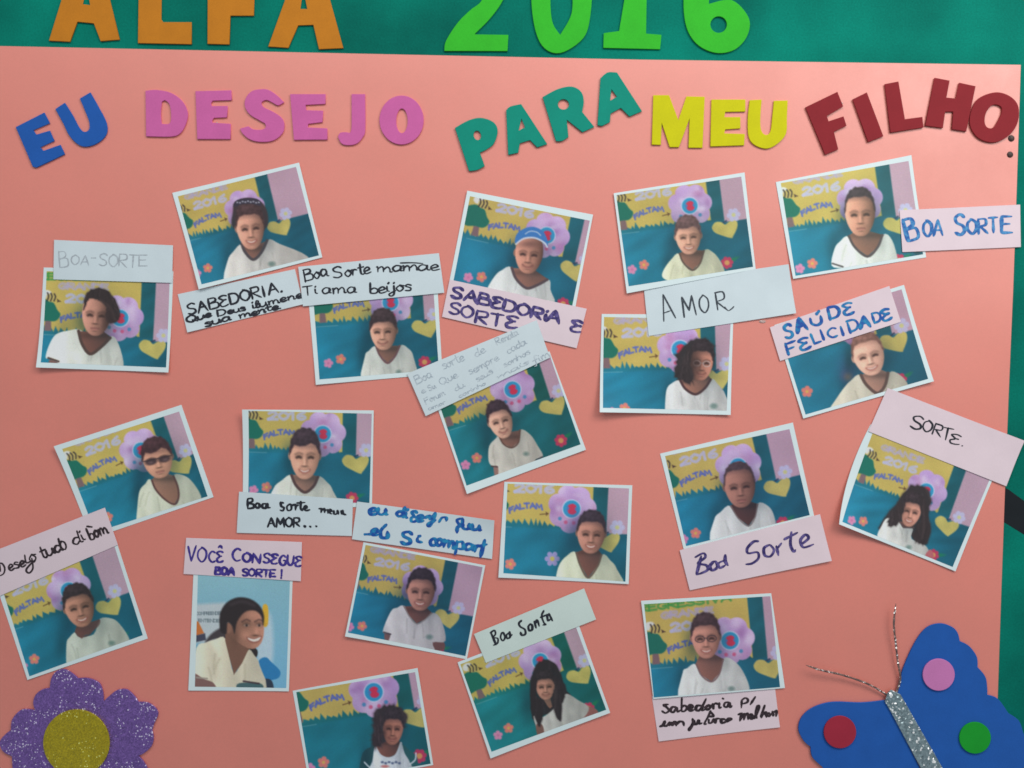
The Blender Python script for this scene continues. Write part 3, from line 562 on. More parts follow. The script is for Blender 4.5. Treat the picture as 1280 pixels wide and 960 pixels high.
    # small flowers low on the panel
    p.poly(blob_flower(28, 400, 25, 5, .3), (206, 128, 168), smooth=False); p.poly(blob_flower(93, 384, 27, 5, .3), (210, 118, 108), smooth=False)
    p.ell(93, 384, 7, 7, (206, 168, 84)); p.ell(28, 400, 6, 6, (190, 110, 150))
    p.ell(545, 425, 40, 10, (20, 120, 70), .7, rot=-20); p.poly(blob_flower(523, 432, 33, 7, .22), (176, 50, 84), smooth=False); p.ell(523, 432, 13, 13, (198, 140, 84))
    p.line([(-20, 209), (90, 210)], 1.6, (150, 180, 186), .6)
    return p.C

SKIN_L = (196, 160, 150); SKIN_M = (158, 116, 106); SKIN_D = (122, 84, 80); SKIN_DD = (92, 62, 62)
H_BLACK = (40, 32, 38); H_BROWN = (78, 52, 52); H_LIGHT = (140, 108, 96)

def head(p, cx, cy, a, b, tilt, skin, hair=None, lit=0.25, yaw=0.0, smile=1, hl=-.52, fringe=0.0, ears=(1, 1), glasses=None, capped=False, hexp=1.07, eyes_dark=1.0):
    th = math.radians(tilt); X = p.P[:, 0] - cx; Y = p.P[:, 1] - cy; w = p.w
    u = (X * math.cos(th) + Y * math.sin(th)) / a; v = (-X * math.sin(th) + Y * math.cos(th)) / b
    skin = np.array(skin, float) * np.array([1.06, .98, .90]); rg = np.random.default_rng(int(cx * 7 + cy))
    q = Paint(np.stack([u * a, v * b], 1), w); q.C = p.C
    for sgn, on in ((-1, ears[0]), (1, ears[1])):
        if on: q.ell(sgn * a * .98, b * .06, a * .15, b * .17, skin * (.92 if sgn < 0 else .8)); q.glow(sgn * a * .99, b * .06, a * .07, b * .09, skin * .6, .5)
    pts = []
    for t in np.linspace(0, 2 * math.pi, 48)[:-1]:
        yy = math.sin(t); cc = math.cos(t); xx = math.copysign(abs(cc) ** .86, cc) * (1 - .12 * max(yy, 0) ** 1.6); pts.append((xx * a, yy * b))
    side = np.clip(u * np.sign(lit), -1.2, 1.2)
    shade = 1.05 - 1.6 * abs(lit) * side - .5 * abs(lit) * np.clip(side - .25, 0, 1) - .14 * np.clip(v, 0, 1) ** 2 - .25 * np.clip(np.abs(u) - .62, 0, 1) + .05 * vnoise(q.P, 4 / a, 11)
    q.glow(a * .5, b * .25, a * 1.05, b * 1.0, (14, 40, 52), .45)
    q.poly(pts, np.clip(skin[None, :] * shade[:, None], 0, 255), smooth=False, soft=1.2)
    yx = yaw * a * .28; dk = skin * .42; dk2 = np.array([34, 22, 24.])
    hc_ = np.array(hair if hair is not None else (50, 38, 40), float)
    # forehead, cheek and nose light
    ls = -1 if lit > 0 else 1
    q.glow(yx * .6 + ls * a * .3, -b * .2, a * .42, b * .16, np.clip(skin * 1.22, 0, 250), .55)
    q.glow(yx + ls * a * .45, b * .42, a * .2, b * .16, np.clip(skin * 1.26, 0, 250), .6); q.glow(yx - ls * a * .36, b * .40, a * .2, b * .13, np.clip(skin * 1.08, 0, 250), .4)
    for sgn in (-1, 1):
        ex = sgn * a * .41 + yx; ey = b * .12 + (rg.random() - .5) * b * .02
        q.glow(ex, ey - b * .05, a * .30, b * .13, skin * .55, .6)
        q.line([(ex - a * .23, ey - b * .125), (ex, ey - b * .185), (ex + a * .23, ey - b * .14)], b * .042, skin * .3 + hc_ * .3, .5, smooth=True, soft=2.2)
        q.glow(ex, ey - b * .03, a * .17, b * .04, skin * .45, .5); q.line([(ex - a * .14, ey + b * .015), (ex, ey - b * .012), (ex + a * .14, ey + b * .015)], b * .075, dk2, .85 * eyes_dark, smooth=True, soft=2.0)
        q.glow(ex, ey + b * .10, a * .2, b * .035, np.clip(skin * 1.08, 0, 250), .4)
    q.glow(yx - ls * a * .15, b * .24, a * .09, b * .18, dk, .35); q.glow(yx * 1.3 + ls * a * .03, b * .26, a * .075, b * .17, np.clip(skin * 1.32, 0, 250), .6)
    q.glow(yx * 1.3, b * .475, a * .21, b * .045, skin * .4, .7); q.glow(yx * 1.3 + ls * a * .03, b * .41, a * .1, b * .05, np.clip(skin * 1.28, 0, 250), .5)
    mx, my = yx * 1.15, b * .68
    if smile: 
        for sgn in (-1, 1): q.line([(mx + sgn * a * .2, b * .48), (mx + sgn * a * .36, b * .6), (mx + sgn * a * .36, b * .68)], b * .03, skin * .62, .3, smooth=True, soft=2.5)
    if smile == 2:
        q.poly([(mx - a * .4, my - b * .09), (mx, my - b * .02), (mx + a * .4, my - b * .09), (mx + a * .24, my + b * .045), (mx, my + b * .085), (mx - a * .24, my + b * .045)], (140, 70, 66), .7, soft=1.8)
        q.poly([(mx - a * .28, my - b * .055), (mx, my - b * .01), (mx + a * .28, my - b * .055), (mx + a * .16, my + b * .01), (mx, my + b * .03), (mx - a * .16, my + b * .01)], (232, 214, 202), .95, soft=1.2)
        q.glow(mx, my + b * .13, a * .2, b * .04, skin * .7, .4); q.glow(mx, my + b * .21, a * .2, b * .06, np.clip(skin * 1.15, 0, 250), .5)
    elif smile == 1:
        q.line([(mx - a * .36, my - b * .085), (mx - a * .16, my), (mx, my + b * .018), (mx + a * .16, my), (mx + a * .36, my - b * .085)], b * .04, (100, 52, 50), .75, smooth=True, soft=2)
        q.glow(mx, my + b * .06, a * .18, b * .035, (186, 116, 108), .5); q.glow(mx, my + b * .12, a * .2, b * .03, dk, .35); q.glow(mx + ls * a * .05, my + b * .2, a * .2, b * .06, np.clip(skin * 1.15, 0, 250), .5)
    else:
        q.line([(mx - a * .25, my), (mx, my - b * .012), (mx + a * .25, my)], b * .04, (98, 52, 52), .72, smooth=True, soft=2); q.glow(mx, my + b * .05, a * .2, b * .04, (170, 102, 98), .55)
        q.glow(mx, my + b * .12, a * .18, b * .03, dk, .4); q.glow(mx + ls * a * .05, my + b * .2, a * .18, b * .05, np.clip(skin * 1.12, 0, 250), .4)
    if hair is not None:
        hair = np.array(hair, float); e = hexp
        cap = []
        for i_, t in enumerate(np.linspace(math.pi, math.pi * 2.0, 30)):
            cc = math.cos(t); wob = 1 + .018 * math.sin(i_ * 2.1 + cx) + .012 * math.sin(i_ * 4.7 + cy)
            cap.append((math.copysign(abs(cc) ** .80, cc) * a * e * wob, math.copysign(abs(math.sin(t)) ** .88, math.sin(t)) * b * e * wob))
        cap = [(-a * e * .985, b * .02)] + cap + [(a * e * .985, b * .02), (a * .93, -b * .08), (a * .88, b * (hl + .26)), (a * .72, b * (hl + .06)), (a * .4, b * (hl - .03)), (a * .05, b * (hl - .01 + fringe * .22)), (-a * .35, b * (hl - .02 + fringe * .32)), (-a * .72, b * (hl + .05)), (-a * .88, b * (hl + .24)), (-a * .94, -b * .06)]
        hv = hair[None, :] * (1 + .28 * np.exp(-(((u + .25) / .6) ** 2 + ((v + .8) / .2) ** 2)))[:, None] * (1 + .22 * vnoise(q.P, 16 / a, 21))[:, None]
        q.poly(cap, hv, smooth=False, soft=1.5)
        q.line([(-a * .7, b * (hl + .07)), (-a * .3, b * (hl + .02 + fringe * .3)), (a * .1, b * (hl + .01 + fringe * .22)), (a * .7, b * (hl + .08))], b * .07, hair * 1.1, .5, smooth=True, soft=5)
    if glasses == 'clear':
        for sgn in (-1, 1):
            q.line(ellipse(sgn * a * .42 + yx, b * .12, a * .33, b * .14, 0, 20) + [(sgn * a * .42 + yx + a * .33, b * .12)], b * .035, (44, 36, 44), .85)
        q.line([(yx - a * .1, b * .09), (yx + a * .1, b * .09)], b * .03, (44, 36, 44), .85)
    if glasses == 'round': 
        for sgn in (-1, 1): q.line(ellipse(sgn * a * .42 + yx, b * .13, a * .30, b * .14, 0, 20) + [(sgn * a * .42 + yx + a * .30, b * .13)], b * .035, (186, 170, 168), .85)
        q.line([(yx - a * .12, b * .1), (yx + a * .12, b * .1)], b * .025, (150, 140, 144), .8)
    if glasses == 'dark':
        for sgn in (-1, 1): q.ell(sgn * a * .46 + yx, b * .11, a * .42, b * .17, (58, 40, 46), .92, soft=1.6); q.glow(sgn * a * .5 + yx, b * .15, a * .2, b * .07, (118, 92, 96), .6)
        q.line([(-a * .98, b * .03), (a * .98, b * .02)], b * .05, (52, 38, 44), .95)
    p.C = q.C

def shirt(p, body, vee, skin, head_c, col=(196, 196, 186), trim=(82, 58, 58), tw=9, a=70, b=100, sleeve=None, logo=None, tilt=0, shadow=True):
    skin = np.array(skin, float); cx, cy = head_c; th = math.radians(tilt)
    def loc(x, y): return (cx + x * math.cos(th) - y * math.sin(th), cy + x * math.sin(th) + y * math.cos(th))
    skin = skin * np.array([1.06, .97, .90]); dxs = (vee[-1][0] - vee[0][0]) * .04
    if shadow:
        p.glow(cx - a * .9, cy + b * .35, a * .75, b * .85, (10, 46, 58), .5); p.glow(vee[0][0] - a * 1.0, vee[0][1] + b * .6, a * .55, b * .8, (10, 46, 58), .45)
    neck = [loc(-a * .58, b * .5), loc(-a * .5, b * .85), (vee[0][0] - dxs, vee[0][1])] + list(vee[1:-1]) + [(vee[-1][0] + dxs, vee[-1][1]), loc(a * .5, b * .85), loc(a * .56, b * .5)]
    n_ = vnoise(p.P, 3.0 / a, 5)
    if sleeve:
        for s_ in sleeve: p.poly(s_, skin * .85)
    mx = (vee[0][0] + vee[-1][0]) / 2; sh = 1.0 + .06 * n_ - .16 * np.clip((p.P[:, 0] - mx) / (a * 3.0), -1, 1) * 1.0
    fold = .035 * np.sin((p.P[:, 0] - mx) / a * 5 + 2 * n_)
    p.poly(body, np.clip((np.array(col, float) * .8 + 46)[None, :] * (sh + fold)[:, None], 0, 238))
    bm_ = p.cov(sd_poly(p.P, catmull_closed(body, 4)), 1.0); rg = np.random.default_rng(int(cx + cy * 3)); keep = p.C.copy()
    for k_ in range(7):
        sx = mx + a * rg.uniform(-1.7, 1.7); sy = vee[1][1] + b * rg.uniform(-.2, .7); dx_ = a * rg.uniform(-.35, .35)
        p.line([(sx, sy), (sx + dx_ * .6, sy + b * .3), (sx + dx_, sy + b * .7)], a * .08, np.array(col, float) * (.78 if k_ % 3 else 1.12), .42, smooth=True, soft=a * .16 / p.w)
    p.C = keep * (1 - bm_[:, None]) + p.C * bm_[:, None]
    sk = skin[None, :] * (.84 - .10 * np.clip((p.P[:, 0] - mx) / a, -1, 1) - .12 * np.exp(-((p.P[:, 1] - cy - b * 1.02) / (b * .16)) ** 2) * 1.6)[:, None]
    p.poly(neck, np.clip(sk, 0, 255), smooth=False)
    if tw: p.line(list(vee), tw, trim, 1, smooth=len(vee) > 3)
    if logo: p.ell(logo[0], logo[1], logo[2], logo[2] * .75, (80, 110, 104), .7, soft=2); 

# ---- the twenty pictures: frame of the tracing, paper and print corners, landmarks of the backdrop, and who is in it
PH = {}
def photo(key, frame, paper, pic, layer, painter, label, lifts=(0, 0, 0, 0), land=None, bow=0, **kw):
    PH[key] = dict(frame=frame, paper=paper, pic=pic, layer=layer, painter=painter, label=label, lifts=lifts, land=land, bow=bow, kw=kw)

def pA(p):
    shirt(p, [(190, 790), (200, 745), (225, 700), (270, 684), (330, 684), (362, 776), (440, 706), (475, 735), (497, 830), (460, 870), (235, 870), (236, 812), (205, 795)],
          [(316, 684), (330, 735), (362, 776), (402, 752), (442, 712)], SKIN_D, (388, 610), a=58, b=90, tw=12, trim=(78, 56, 52))
    p.line([(200, 792), (240, 806)], 8, (78, 56, 52)); p.poly([(205, 800), (238, 812), (236, 840), (208, 830)], (120, 84, 78))
    head(p, 388, 612, 58, 92, 4, (150, 112, 106), lit=.30, smile=0, yaw=-.15, ears=(0, 0))
    p.hair([(332, 600), (334, 570), (348, 530), (385, 512), (432, 520), (462, 556), (482, 606), (478, 640), (450, 656), (428, 648), (420, 620), (424, 590), (398, 566), (366, 556), (350, 572), (340, 598)], (46, 36, 38), amp=1.2, soft=1.8, seed=14, strands=34)
    p.line([(400, 560), (440, 590), (462, 640)], 8, (74, 56, 56), .5, smooth=True, soft=2); p.glow(425, 640, 22, 50, (60, 42, 42), .6)
photo('A', (0, 200, 3.2), [(176, 430), (694, 445), (678, 850), (155, 830)], [(188, 445), (680, 458), (668, 830), (172, 810)], 0, pA,
      'photo of a child with hair swept over one eye, under the pencilled slip', lifts=(0, 0, 2, 4), land=((252, 636), (608, 757)))

def pB(p):
    p.poly([(385, 400), (382, 310), (392, 262), (460, 240), (530, 262), (560, 310), (566, 370), (552, 400), (520, 420)], (62, 46, 48), soft=1.5)
    shirt(p, [(345, 690), (355, 570), (385, 520), (430, 484), (490, 562), (562, 460), (625, 480), (770, 545), (765, 620), (500, 730)], [(428, 480), (445, 522), (488, 562), (530, 525), (560, 462)], SKIN_M, (474, 385), a=70, b=115, tw=15, trim=(76, 66, 70), col=(198, 192, 184), logo=(585, 585, 18), tilt=-5)
    head(p, 472, 388, 72, 122, -5, (176, 136, 126), lit=.22, smile=2, ears=(1, 0), hair=(62, 44, 46), hl=-.48)
    p.poly([(388, 288), (395, 258), (440, 242), (500, 244), (528, 262), (526, 282), (480, 272), (430, 274)], (48, 44, 58)); 
    for k in range(9): p.ell(405 + 14 * k, 264 - 6 * math.sin(k / 8 * 3.14) + (k % 2) * 4, 4.5, 4, (176, 176, 190), .8)
photo('B', (200, 190, 4.173), [(66, 214), (728, 58), (848, 550), (208, 718)], [(95, 232), (712, 80), (830, 540), (222, 692)], 1, pB,
      'photo of a smiling child wearing a patterned black headband', lifts=(0, 1, 0, 2), land=((190, 378), (622, 398)))

def pC(p):
    p.glow(540, 600, 60, 160, (14, 76, 98), .6)
    shirt(p, [(508, 930), (512, 730), (540, 685), (590, 658), (665, 770), (745, 652), (800, 668), (838, 730), (850, 930)], [(588, 655), (612, 715), (664, 768), (715, 720), (745, 652)], SKIN_M, (636, 540), a=84, b=130, tw=12, trim=(116, 74, 78), logo=(738, 825, 16))
    head(p, 636, 545, 88, 136, -2, (180, 140, 130), hair=(56, 42, 46), lit=.24, smile=1, yaw=-.25, hl=-.36, ears=(0, 1))
photo('C', (360, 310, 5.333), [(133, 300), (995, 230), (1030, 838), (188, 912)], [(168, 320), (968, 250), (1006, 812), (212, 876)], 0, pC,
      'photo of a smiling boy with short dark hair, under the Boa Sorte mamãe slip', lifts=(0, 0, 0, 1), land=((318, 412), (908, 538)))

def pD(p):
    p.glow(440, 470, 50, 90, (14, 76, 98), .5)
    shirt(p, [(290, 640), (340, 550), (380, 515), (436, 500), (515, 616), (632, 565), (646, 620), (646, 720), (290, 720)], [(436, 502), (458, 560), (515, 612), (575, 595), (628, 566)], SKIN_M, (532, 415), a=74, b=110, tw=15, trim=(84, 66, 70), col=(194, 196, 192), tilt=6)
    head(p, 530, 418, 76, 116, 5, (164, 122, 112), lit=.26, smile=1, ears=(1, 0), yaw=-.1)
    p.glow(530, 372, 70, 22, (90, 60, 56), .6)
    p.poly([(452, 365), (462, 318), (505, 286), (555, 278), (602, 300), (628, 345), (630, 385), (610, 362), (560, 340), (505, 340), (468, 362)], (52, 112, 178))
    p.line([(458, 372), (500, 342), (560, 338), (612, 364), (628, 388)], 8, (198, 204, 214), smooth=True); p.line([(510, 316), (535, 302), (570, 306), (592, 324)], 5, (190, 200, 214), .9, smooth=True)
photo('D', (540, 220, 4.364), [(193, 82), (878, 212), (768, 790), (72, 690)], [(208, 112), (860, 245), (762, 722), (108, 620)], 0, pD,
      'photo of a boy in a blue cap', lifts=(1, 1, 0, 0), land=((320, 278), (765, 518)))

def pE(p):
    p.glow(420, 600, 50, 80, (14, 70, 84), .5)
    p.poly([(488, 800), (512, 800), (522, 870), (500, 880)], (150, 112, 104))
    shirt(p, [(520, 900), (512, 808), (478, 802), (462, 770), (466, 700), (498, 662), (520, 650), (585, 708), (625, 615), (680, 640), (720, 700), (746, 752), (706, 772), (716, 830), (600, 880)],
          [(518, 648), (540, 688), (582, 708), (618, 680), (626, 616)], SKIN_M, (527, 560), a=60, b=90, tw=8, trim=(100, 66, 56), col=(188, 182, 168), logo=(658, 740, 14), tilt=-16)
    p.line([(478, 804), (508, 808)], 7, (80, 60, 60)); p.line([(708, 774), (742, 756)], 7, (66, 60, 70))
    head(p, 522, 562, 62, 100, -17, (190, 156, 146), hair=(50, 38, 46), lit=.18, smile=1, hl=-.45, ears=(1, 0))
photo('E', (500, 390, 4.175), [(180, 455), (780, 205), (970, 718), (350, 948)], [(205, 480), (780, 222), (942, 690), (348, 905)], 0, pE,
      'photo of a pale boy leaning his head, under the faint grey slip', lifts=(0, 0, 1, 2), land=((312, 512), (795, 498)), gsh=.5)

def pF(p):
    p.glow(420, 440, 40, 90, (14, 80, 104), .5)
    shirt(p, [(365, 610), (375, 570), (412, 520), (455, 490), (522, 578), (584, 472), (628, 482), (662, 520), (690, 580), (690, 640), (440, 680), (438, 630), (400, 632)], [(456, 490), (474, 535), (522, 576), (562, 540), (582, 474)], SKIN_M, (503, 390), a=62, b=96, tw=9, trim=(92, 70, 62), col=(198, 196, 162), tilt=-4)
    head(p, 500, 394, 66, 100, -4, (186, 146, 136), hair=(88, 64, 66), lit=.2, smile=2, hl=-.42, fringe=.3, eyes_dark=.8)
photo('F', (740, 200, 4.173), [(112, 175), (792, 68), (852, 570), (180, 697)], [(125, 185), (775, 90), (838, 558), (190, 660)], 2, pF,
      'photo of a brown-haired child above the AMOR slip', lifts=(0, 1.2, 0, 0.8), land=((228, 295), (690, 365)))

def pG(p):
    p.hair([(500, 715), (486, 640), (500, 570), (540, 492), (590, 455), (660, 445), (718, 470), (736, 530), (728, 600), (700, 660), (620, 730), (530, 725)], (44, 36, 38), amp=7, soft=2.6, seed=3, strands=40)
    shirt(p, [(435, 900), (445, 760), (480, 715), (532, 702), (620, 786), (710, 692), (755, 722), (800, 790), (812, 920), (435, 920)], [(530, 702), (560, 750), (620, 782), (676, 745), (710, 694)], SKIN_M, (660, 570), a=66, b=110, tw=15, trim=(70, 44, 46), logo=(728, 852, 22), col=(186, 184, 182))
    head(p, 655, 582, 70, 118, 4, (140, 100, 92), lit=-.22, smile=1, ears=(0, 0), yaw=.2, glasses='round', hair=(40, 32, 36), hl=-.48, hexp=1.12)
    p.glow(612, 600, 42, 70, (52, 38, 38), .75); p.hair([(575, 500), (600, 540), (598, 600), (612, 680), (600, 722), (545, 716), (520, 640), (540, 560)], (44, 36, 38), amp=5, soft=3, seed=4, strands=26)
photo('G', (740, 330, 4.8), [(58, 300), (848, 305), (828, 905), (42, 888)], [(72, 318), (832, 335), (805, 880), (62, 862)], 0, pG,
      'photo of a child with glasses and big curly hair', lifts=(0, 0, 2, 6), land=((172, 545), (740, 690)))

def pH(p):
    shirt(p, [(346, 590), (360, 510), (385, 475), (432, 450), (520, 550), (594, 440), (640, 468), (668, 570), (660, 620), (402, 640), (400, 606)], [(430, 448), (458, 500), (520, 546), (570, 500), (592, 442)], SKIN_M, (486, 330), a=70, b=110, tw=12, trim=(80, 66, 70), col=(206, 206, 200), tilt=-3)
    p.line([(350, 580), (400, 596)], 9, (84, 76, 84)); 
    head(p, 484, 330, 73, 118, -3, (168, 126, 116), hair=(50, 40, 46), lit=.26, smile=0, hl=-.6, ears=(0, 0), hexp=1.03)
    p.ell(762, 528, 16, 8, (30, 60, 70), .8)
photo('H', (950, 180, 3.879), [(76, 185), (728, 57), (805, 550), (158, 655)], [(100, 190), (715, 85), (790, 535), (170, 640)], 0, pH,
      'photo of a child with pulled-back hair, beside the blue Boa Sorte slip', lifts=(0, 2, 0, 1), land=((208, 334), (660, 397)))

def pI(p):
    p.glow(560, 620, 60, 90, (90, 70, 130), .45); p.ell(545, 660, 22, 22, (170, 104, 150), .5, soft=8); p.ell(556, 664, 12, 12, (196, 140, 70), .7, soft=6); p.glow(560, 560, 30, 90, (10, 60, 60), .5)
    shirt(p, [(430, 880), (480, 800), (530, 730), (570, 688), (636, 650), (735, 772), (812, 635), (880, 650), (930, 712), (930, 800), (440, 930)], [(636, 652), (670, 712), (738, 766), (785, 720), (806, 638)], SKIN_L, (690, 520), a=92, b=130, tw=20, trim=(92, 72, 66), col=(186, 180, 158), tilt=-14)
    head(p, 682, 518, 98, 138, -15, (204, 170, 162), hair=(112, 80, 72), lit=.12, smile=2, hl=-.55, ears=(1, 0), hexp=1.05)
photo('I', (950, 340, 5.052), [(90, 335), (905, 82), (1090, 690), (270, 925)], [(112, 345), (890, 110), (1055, 675), (285, 900)], 0, pI,
      'photo of a fair-skinned child with very light hair, under the SAÚDE slip', lifts=(0, 1, 2, 1), land=((840, 450), (295, 755)), lm='I')

def pJ(p):
    p.glow(620, 600, 50, 130, (12, 64, 90), .5)
    shirt(p, [(590, 900), (598, 760), (612, 660), (650, 612), (695, 588), (845, 750), (872, 660), (842, 552), (920, 562), (980, 620), (1025, 710), (1000, 800), (620, 930)], [(694, 590), (720, 650), (780, 715), (845, 748), (872, 700), (866, 630), (838, 560)], (170, 130, 118), (735, 450), a=92, b=125, tw=13, trim=(90, 56, 54), col=(190, 190, 166), tilt=-12)
    head(p, 730, 440, 98, 136, -12, (176, 134, 122), hair=(60, 36, 42), lit=.1, smile=0, hl=-.42, fringe=.5, ears=(0, 1), glasses='dark')
photo('J', (60, 490, 5.333), [(52, 360), (890, 85), (1105, 700), (291, 977)], [(105, 378), (875, 130), (1065, 695), (315, 935)], 0, pJ,
      'photo of a boy in sunglasses', lifts=(3, 0, 0, 0), land=((285, 528), (880, 498)))

def pK(p):
    p.glow(340, 420, 40, 90, (14, 80, 100), .5)
    shirt(p, [(238, 700), (250, 580), (300, 530), (360, 500), (438, 606), (516, 508), (570, 540), (605, 590), (618, 700)], [(358, 500), (385, 560), (438, 602), (490, 565), (516, 510)], (176, 136, 126), (438, 375), a=84, b=140, tw=17, trim=(84, 56, 56), col=(200, 198, 184))
    head(p, 438, 374, 88, 150, 1, (188, 146, 134), hair=(54, 40, 48), lit=.12, smile=2, hl=-.42, fringe=.4)
photo('K', (290, 490, 4.8), [(72, 104), (852, 110), (840, 690), (65, 690)], [(108, 112), (840, 130), (825, 665), (98, 660)], 0, pK,
      'photo of a smiling boy above the Boa sorte meu AMOR slip', lifts=(5, 1, 0, 0), land=((205, 265), (737, 432)))

def pL(p):
    p.poly(blob_flower(510, 668, 54, 6, .35), (150, 140, 190), smooth=False); p.ell(510, 668, 16, 16, (186, 172, 90)); p.glow(680, 420, 60, 90, (90, 60, 120), .4); p.glow(640, 560, 50, 90, (14, 66, 88), .6)
    shirt(p, [(536, 800), (560, 710), (610, 650), (680, 625), (762, 804), (858, 640), (920, 680), (965, 740), (990, 880), (536, 860)], [(680, 625), (705, 710), (762, 802), (830, 720), (856, 642)], SKIN_D, (785, 480), a=92, b=140, tw=13, trim=(98, 78, 66), col=(186, 188, 158))
    head(p, 785, 482, 98, 150, 3, (150, 110, 104), hair=(46, 36, 46), lit=.2, smile=2, hl=-.48, yaw=.05)
photo('L', (600, 580, 5.647), [(172, 125), (1075, 150), (1048, 845), (130, 798)], [(195, 138), (1052, 172), (1025, 828), (165, 768)], 0, pL,
      'photo of a boy in a cream V-neck shirt, with no slip attached, in the middle', lifts=(0, 0, 1, 1.5), land=((220, 322), (880, 548)))

def pM(p):
    shirt(p, [(328, 680), (330, 560), (362, 520), (415, 490), (502, 592), (546, 478), (600, 490), (630, 540), (642, 630), (600, 680)], [(414, 490), (450, 550), (502, 590), (535, 545), (546, 480)], SKIN_DD, (462, 380), a=72, b=106, tw=6, trim=(120, 104, 100), col=(196, 196, 192), tilt=-6)
    head(p, 458, 384, 77, 114, -6, (134, 98, 92), hair=(58, 44, 48), lit=.22, smile=0, hl=-.64, ears=(1, 0), hexp=1.02)
photo('M', (810, 510, 4.0), [(60, 228), (722, 72), (835, 560), (180, 715)], [(85, 240), (705, 105), (808, 535), (190, 690)], 0, pM,
      'photo of a dark-skinned child with a light blue arc behind the head', lifts=(0, 1, 0, 0), land=((172, 374), (645, 402)))

def pN(p):
    p.hair([(240, 700), (300, 620), (350, 560), (385, 510), (430, 497), (475, 515), (497, 570), (484, 640), (495, 720), (470, 785), (425, 788), (395, 740), (330, 700), (280, 712)], (48, 38, 40), amp=3.5, soft=2.6, seed=5, strands=50)
    shirt(p, [(242, 745), (262, 690), (290, 655), (345, 668), (362, 698), (408, 702), (402, 750), (470, 785), (468, 830), (310, 800)], [(345, 670), (365, 698), (412, 700)], SKIN_D, (400, 620), a=45, b=68, tw=6, trim=(90, 66, 66), col=(190, 186, 180), logo=(388, 790, 14), tilt=12)
    p.poly([(465, 825), (490, 800), (505, 835), (480, 850)], (176, 90, 96))
    head(p, 402, 618, 46, 78, 14, (176, 130, 122), lit=-.05, smile=2, ears=(0, 0), hair=(46, 36, 40), hl=-.4, hexp=1.1)
    p.hair([(350, 560), (372, 590), (360, 640), (340, 690), (300, 690), (290, 660), (320, 610)], (48, 38, 40), amp=5, soft=2.2, seed=6, strands=16)
    p.hair([(440, 560), (470, 560), (485, 640), (490, 720), (465, 782), (425, 780), (410, 740), (420, 690), (444, 640)], (46, 36, 38), amp=6, soft=2.2, seed=7, strands=24); p.line([(455, 600), (462, 680), (450, 750)], 6, (78, 60, 60), .5, smooth=True, soft=2)
photo('N', (1030, 470, 3.692), [(215, 222), (788, 450), (603, 900), (55, 678)], [(228, 250), (770, 462), (590, 880), (72, 668)], 0, pN,
      'photo of a laughing child with long wavy hair, under the SORTE slip', lifts=(0, 0, 1, 7), land=((240, 463), (558, 692)), bow=5, noreg=True)

def pO(p):
    p.glow(350, 660, 40, 60, (14, 66, 92), .5)
    shirt(p, [(340, 870), (334, 740), (350, 705), (378, 680), (400, 700), (470, 690), (500, 614), (560, 612), (600, 640), (650, 720), (640, 790), (400, 870)], [(380, 680), (400, 702), (450, 690), (496, 620)], SKIN_D, (398, 555), a=70, b=100, tw=7, trim=(90, 60, 60), col=(176, 178, 162), tilt=-14, logo=(560, 735, 16))
    p.poly([(380, 668), (440, 640), (496, 616), (500, 640), (470, 672), (430, 690), (408, 712)], (104, 62, 58), .8)
    head(p, 396, 548, 74, 108, -14, (150, 110, 100), hair=(46, 34, 38), lit=.22, smile=2, hl=-.46, ears=(1, 0))
photo('O', (0, 620, 4.0), [(-8, 476), (583, 225), (740, 712), (140, 918)], [(18, 482), (572, 245), (715, 695), (150, 900)], 0, pO,
      'photo of a child with cropped dark hair, directly above the purple flower', lifts=(0, 0, 0, 0.5), land=((85, 578), (545, 558)))

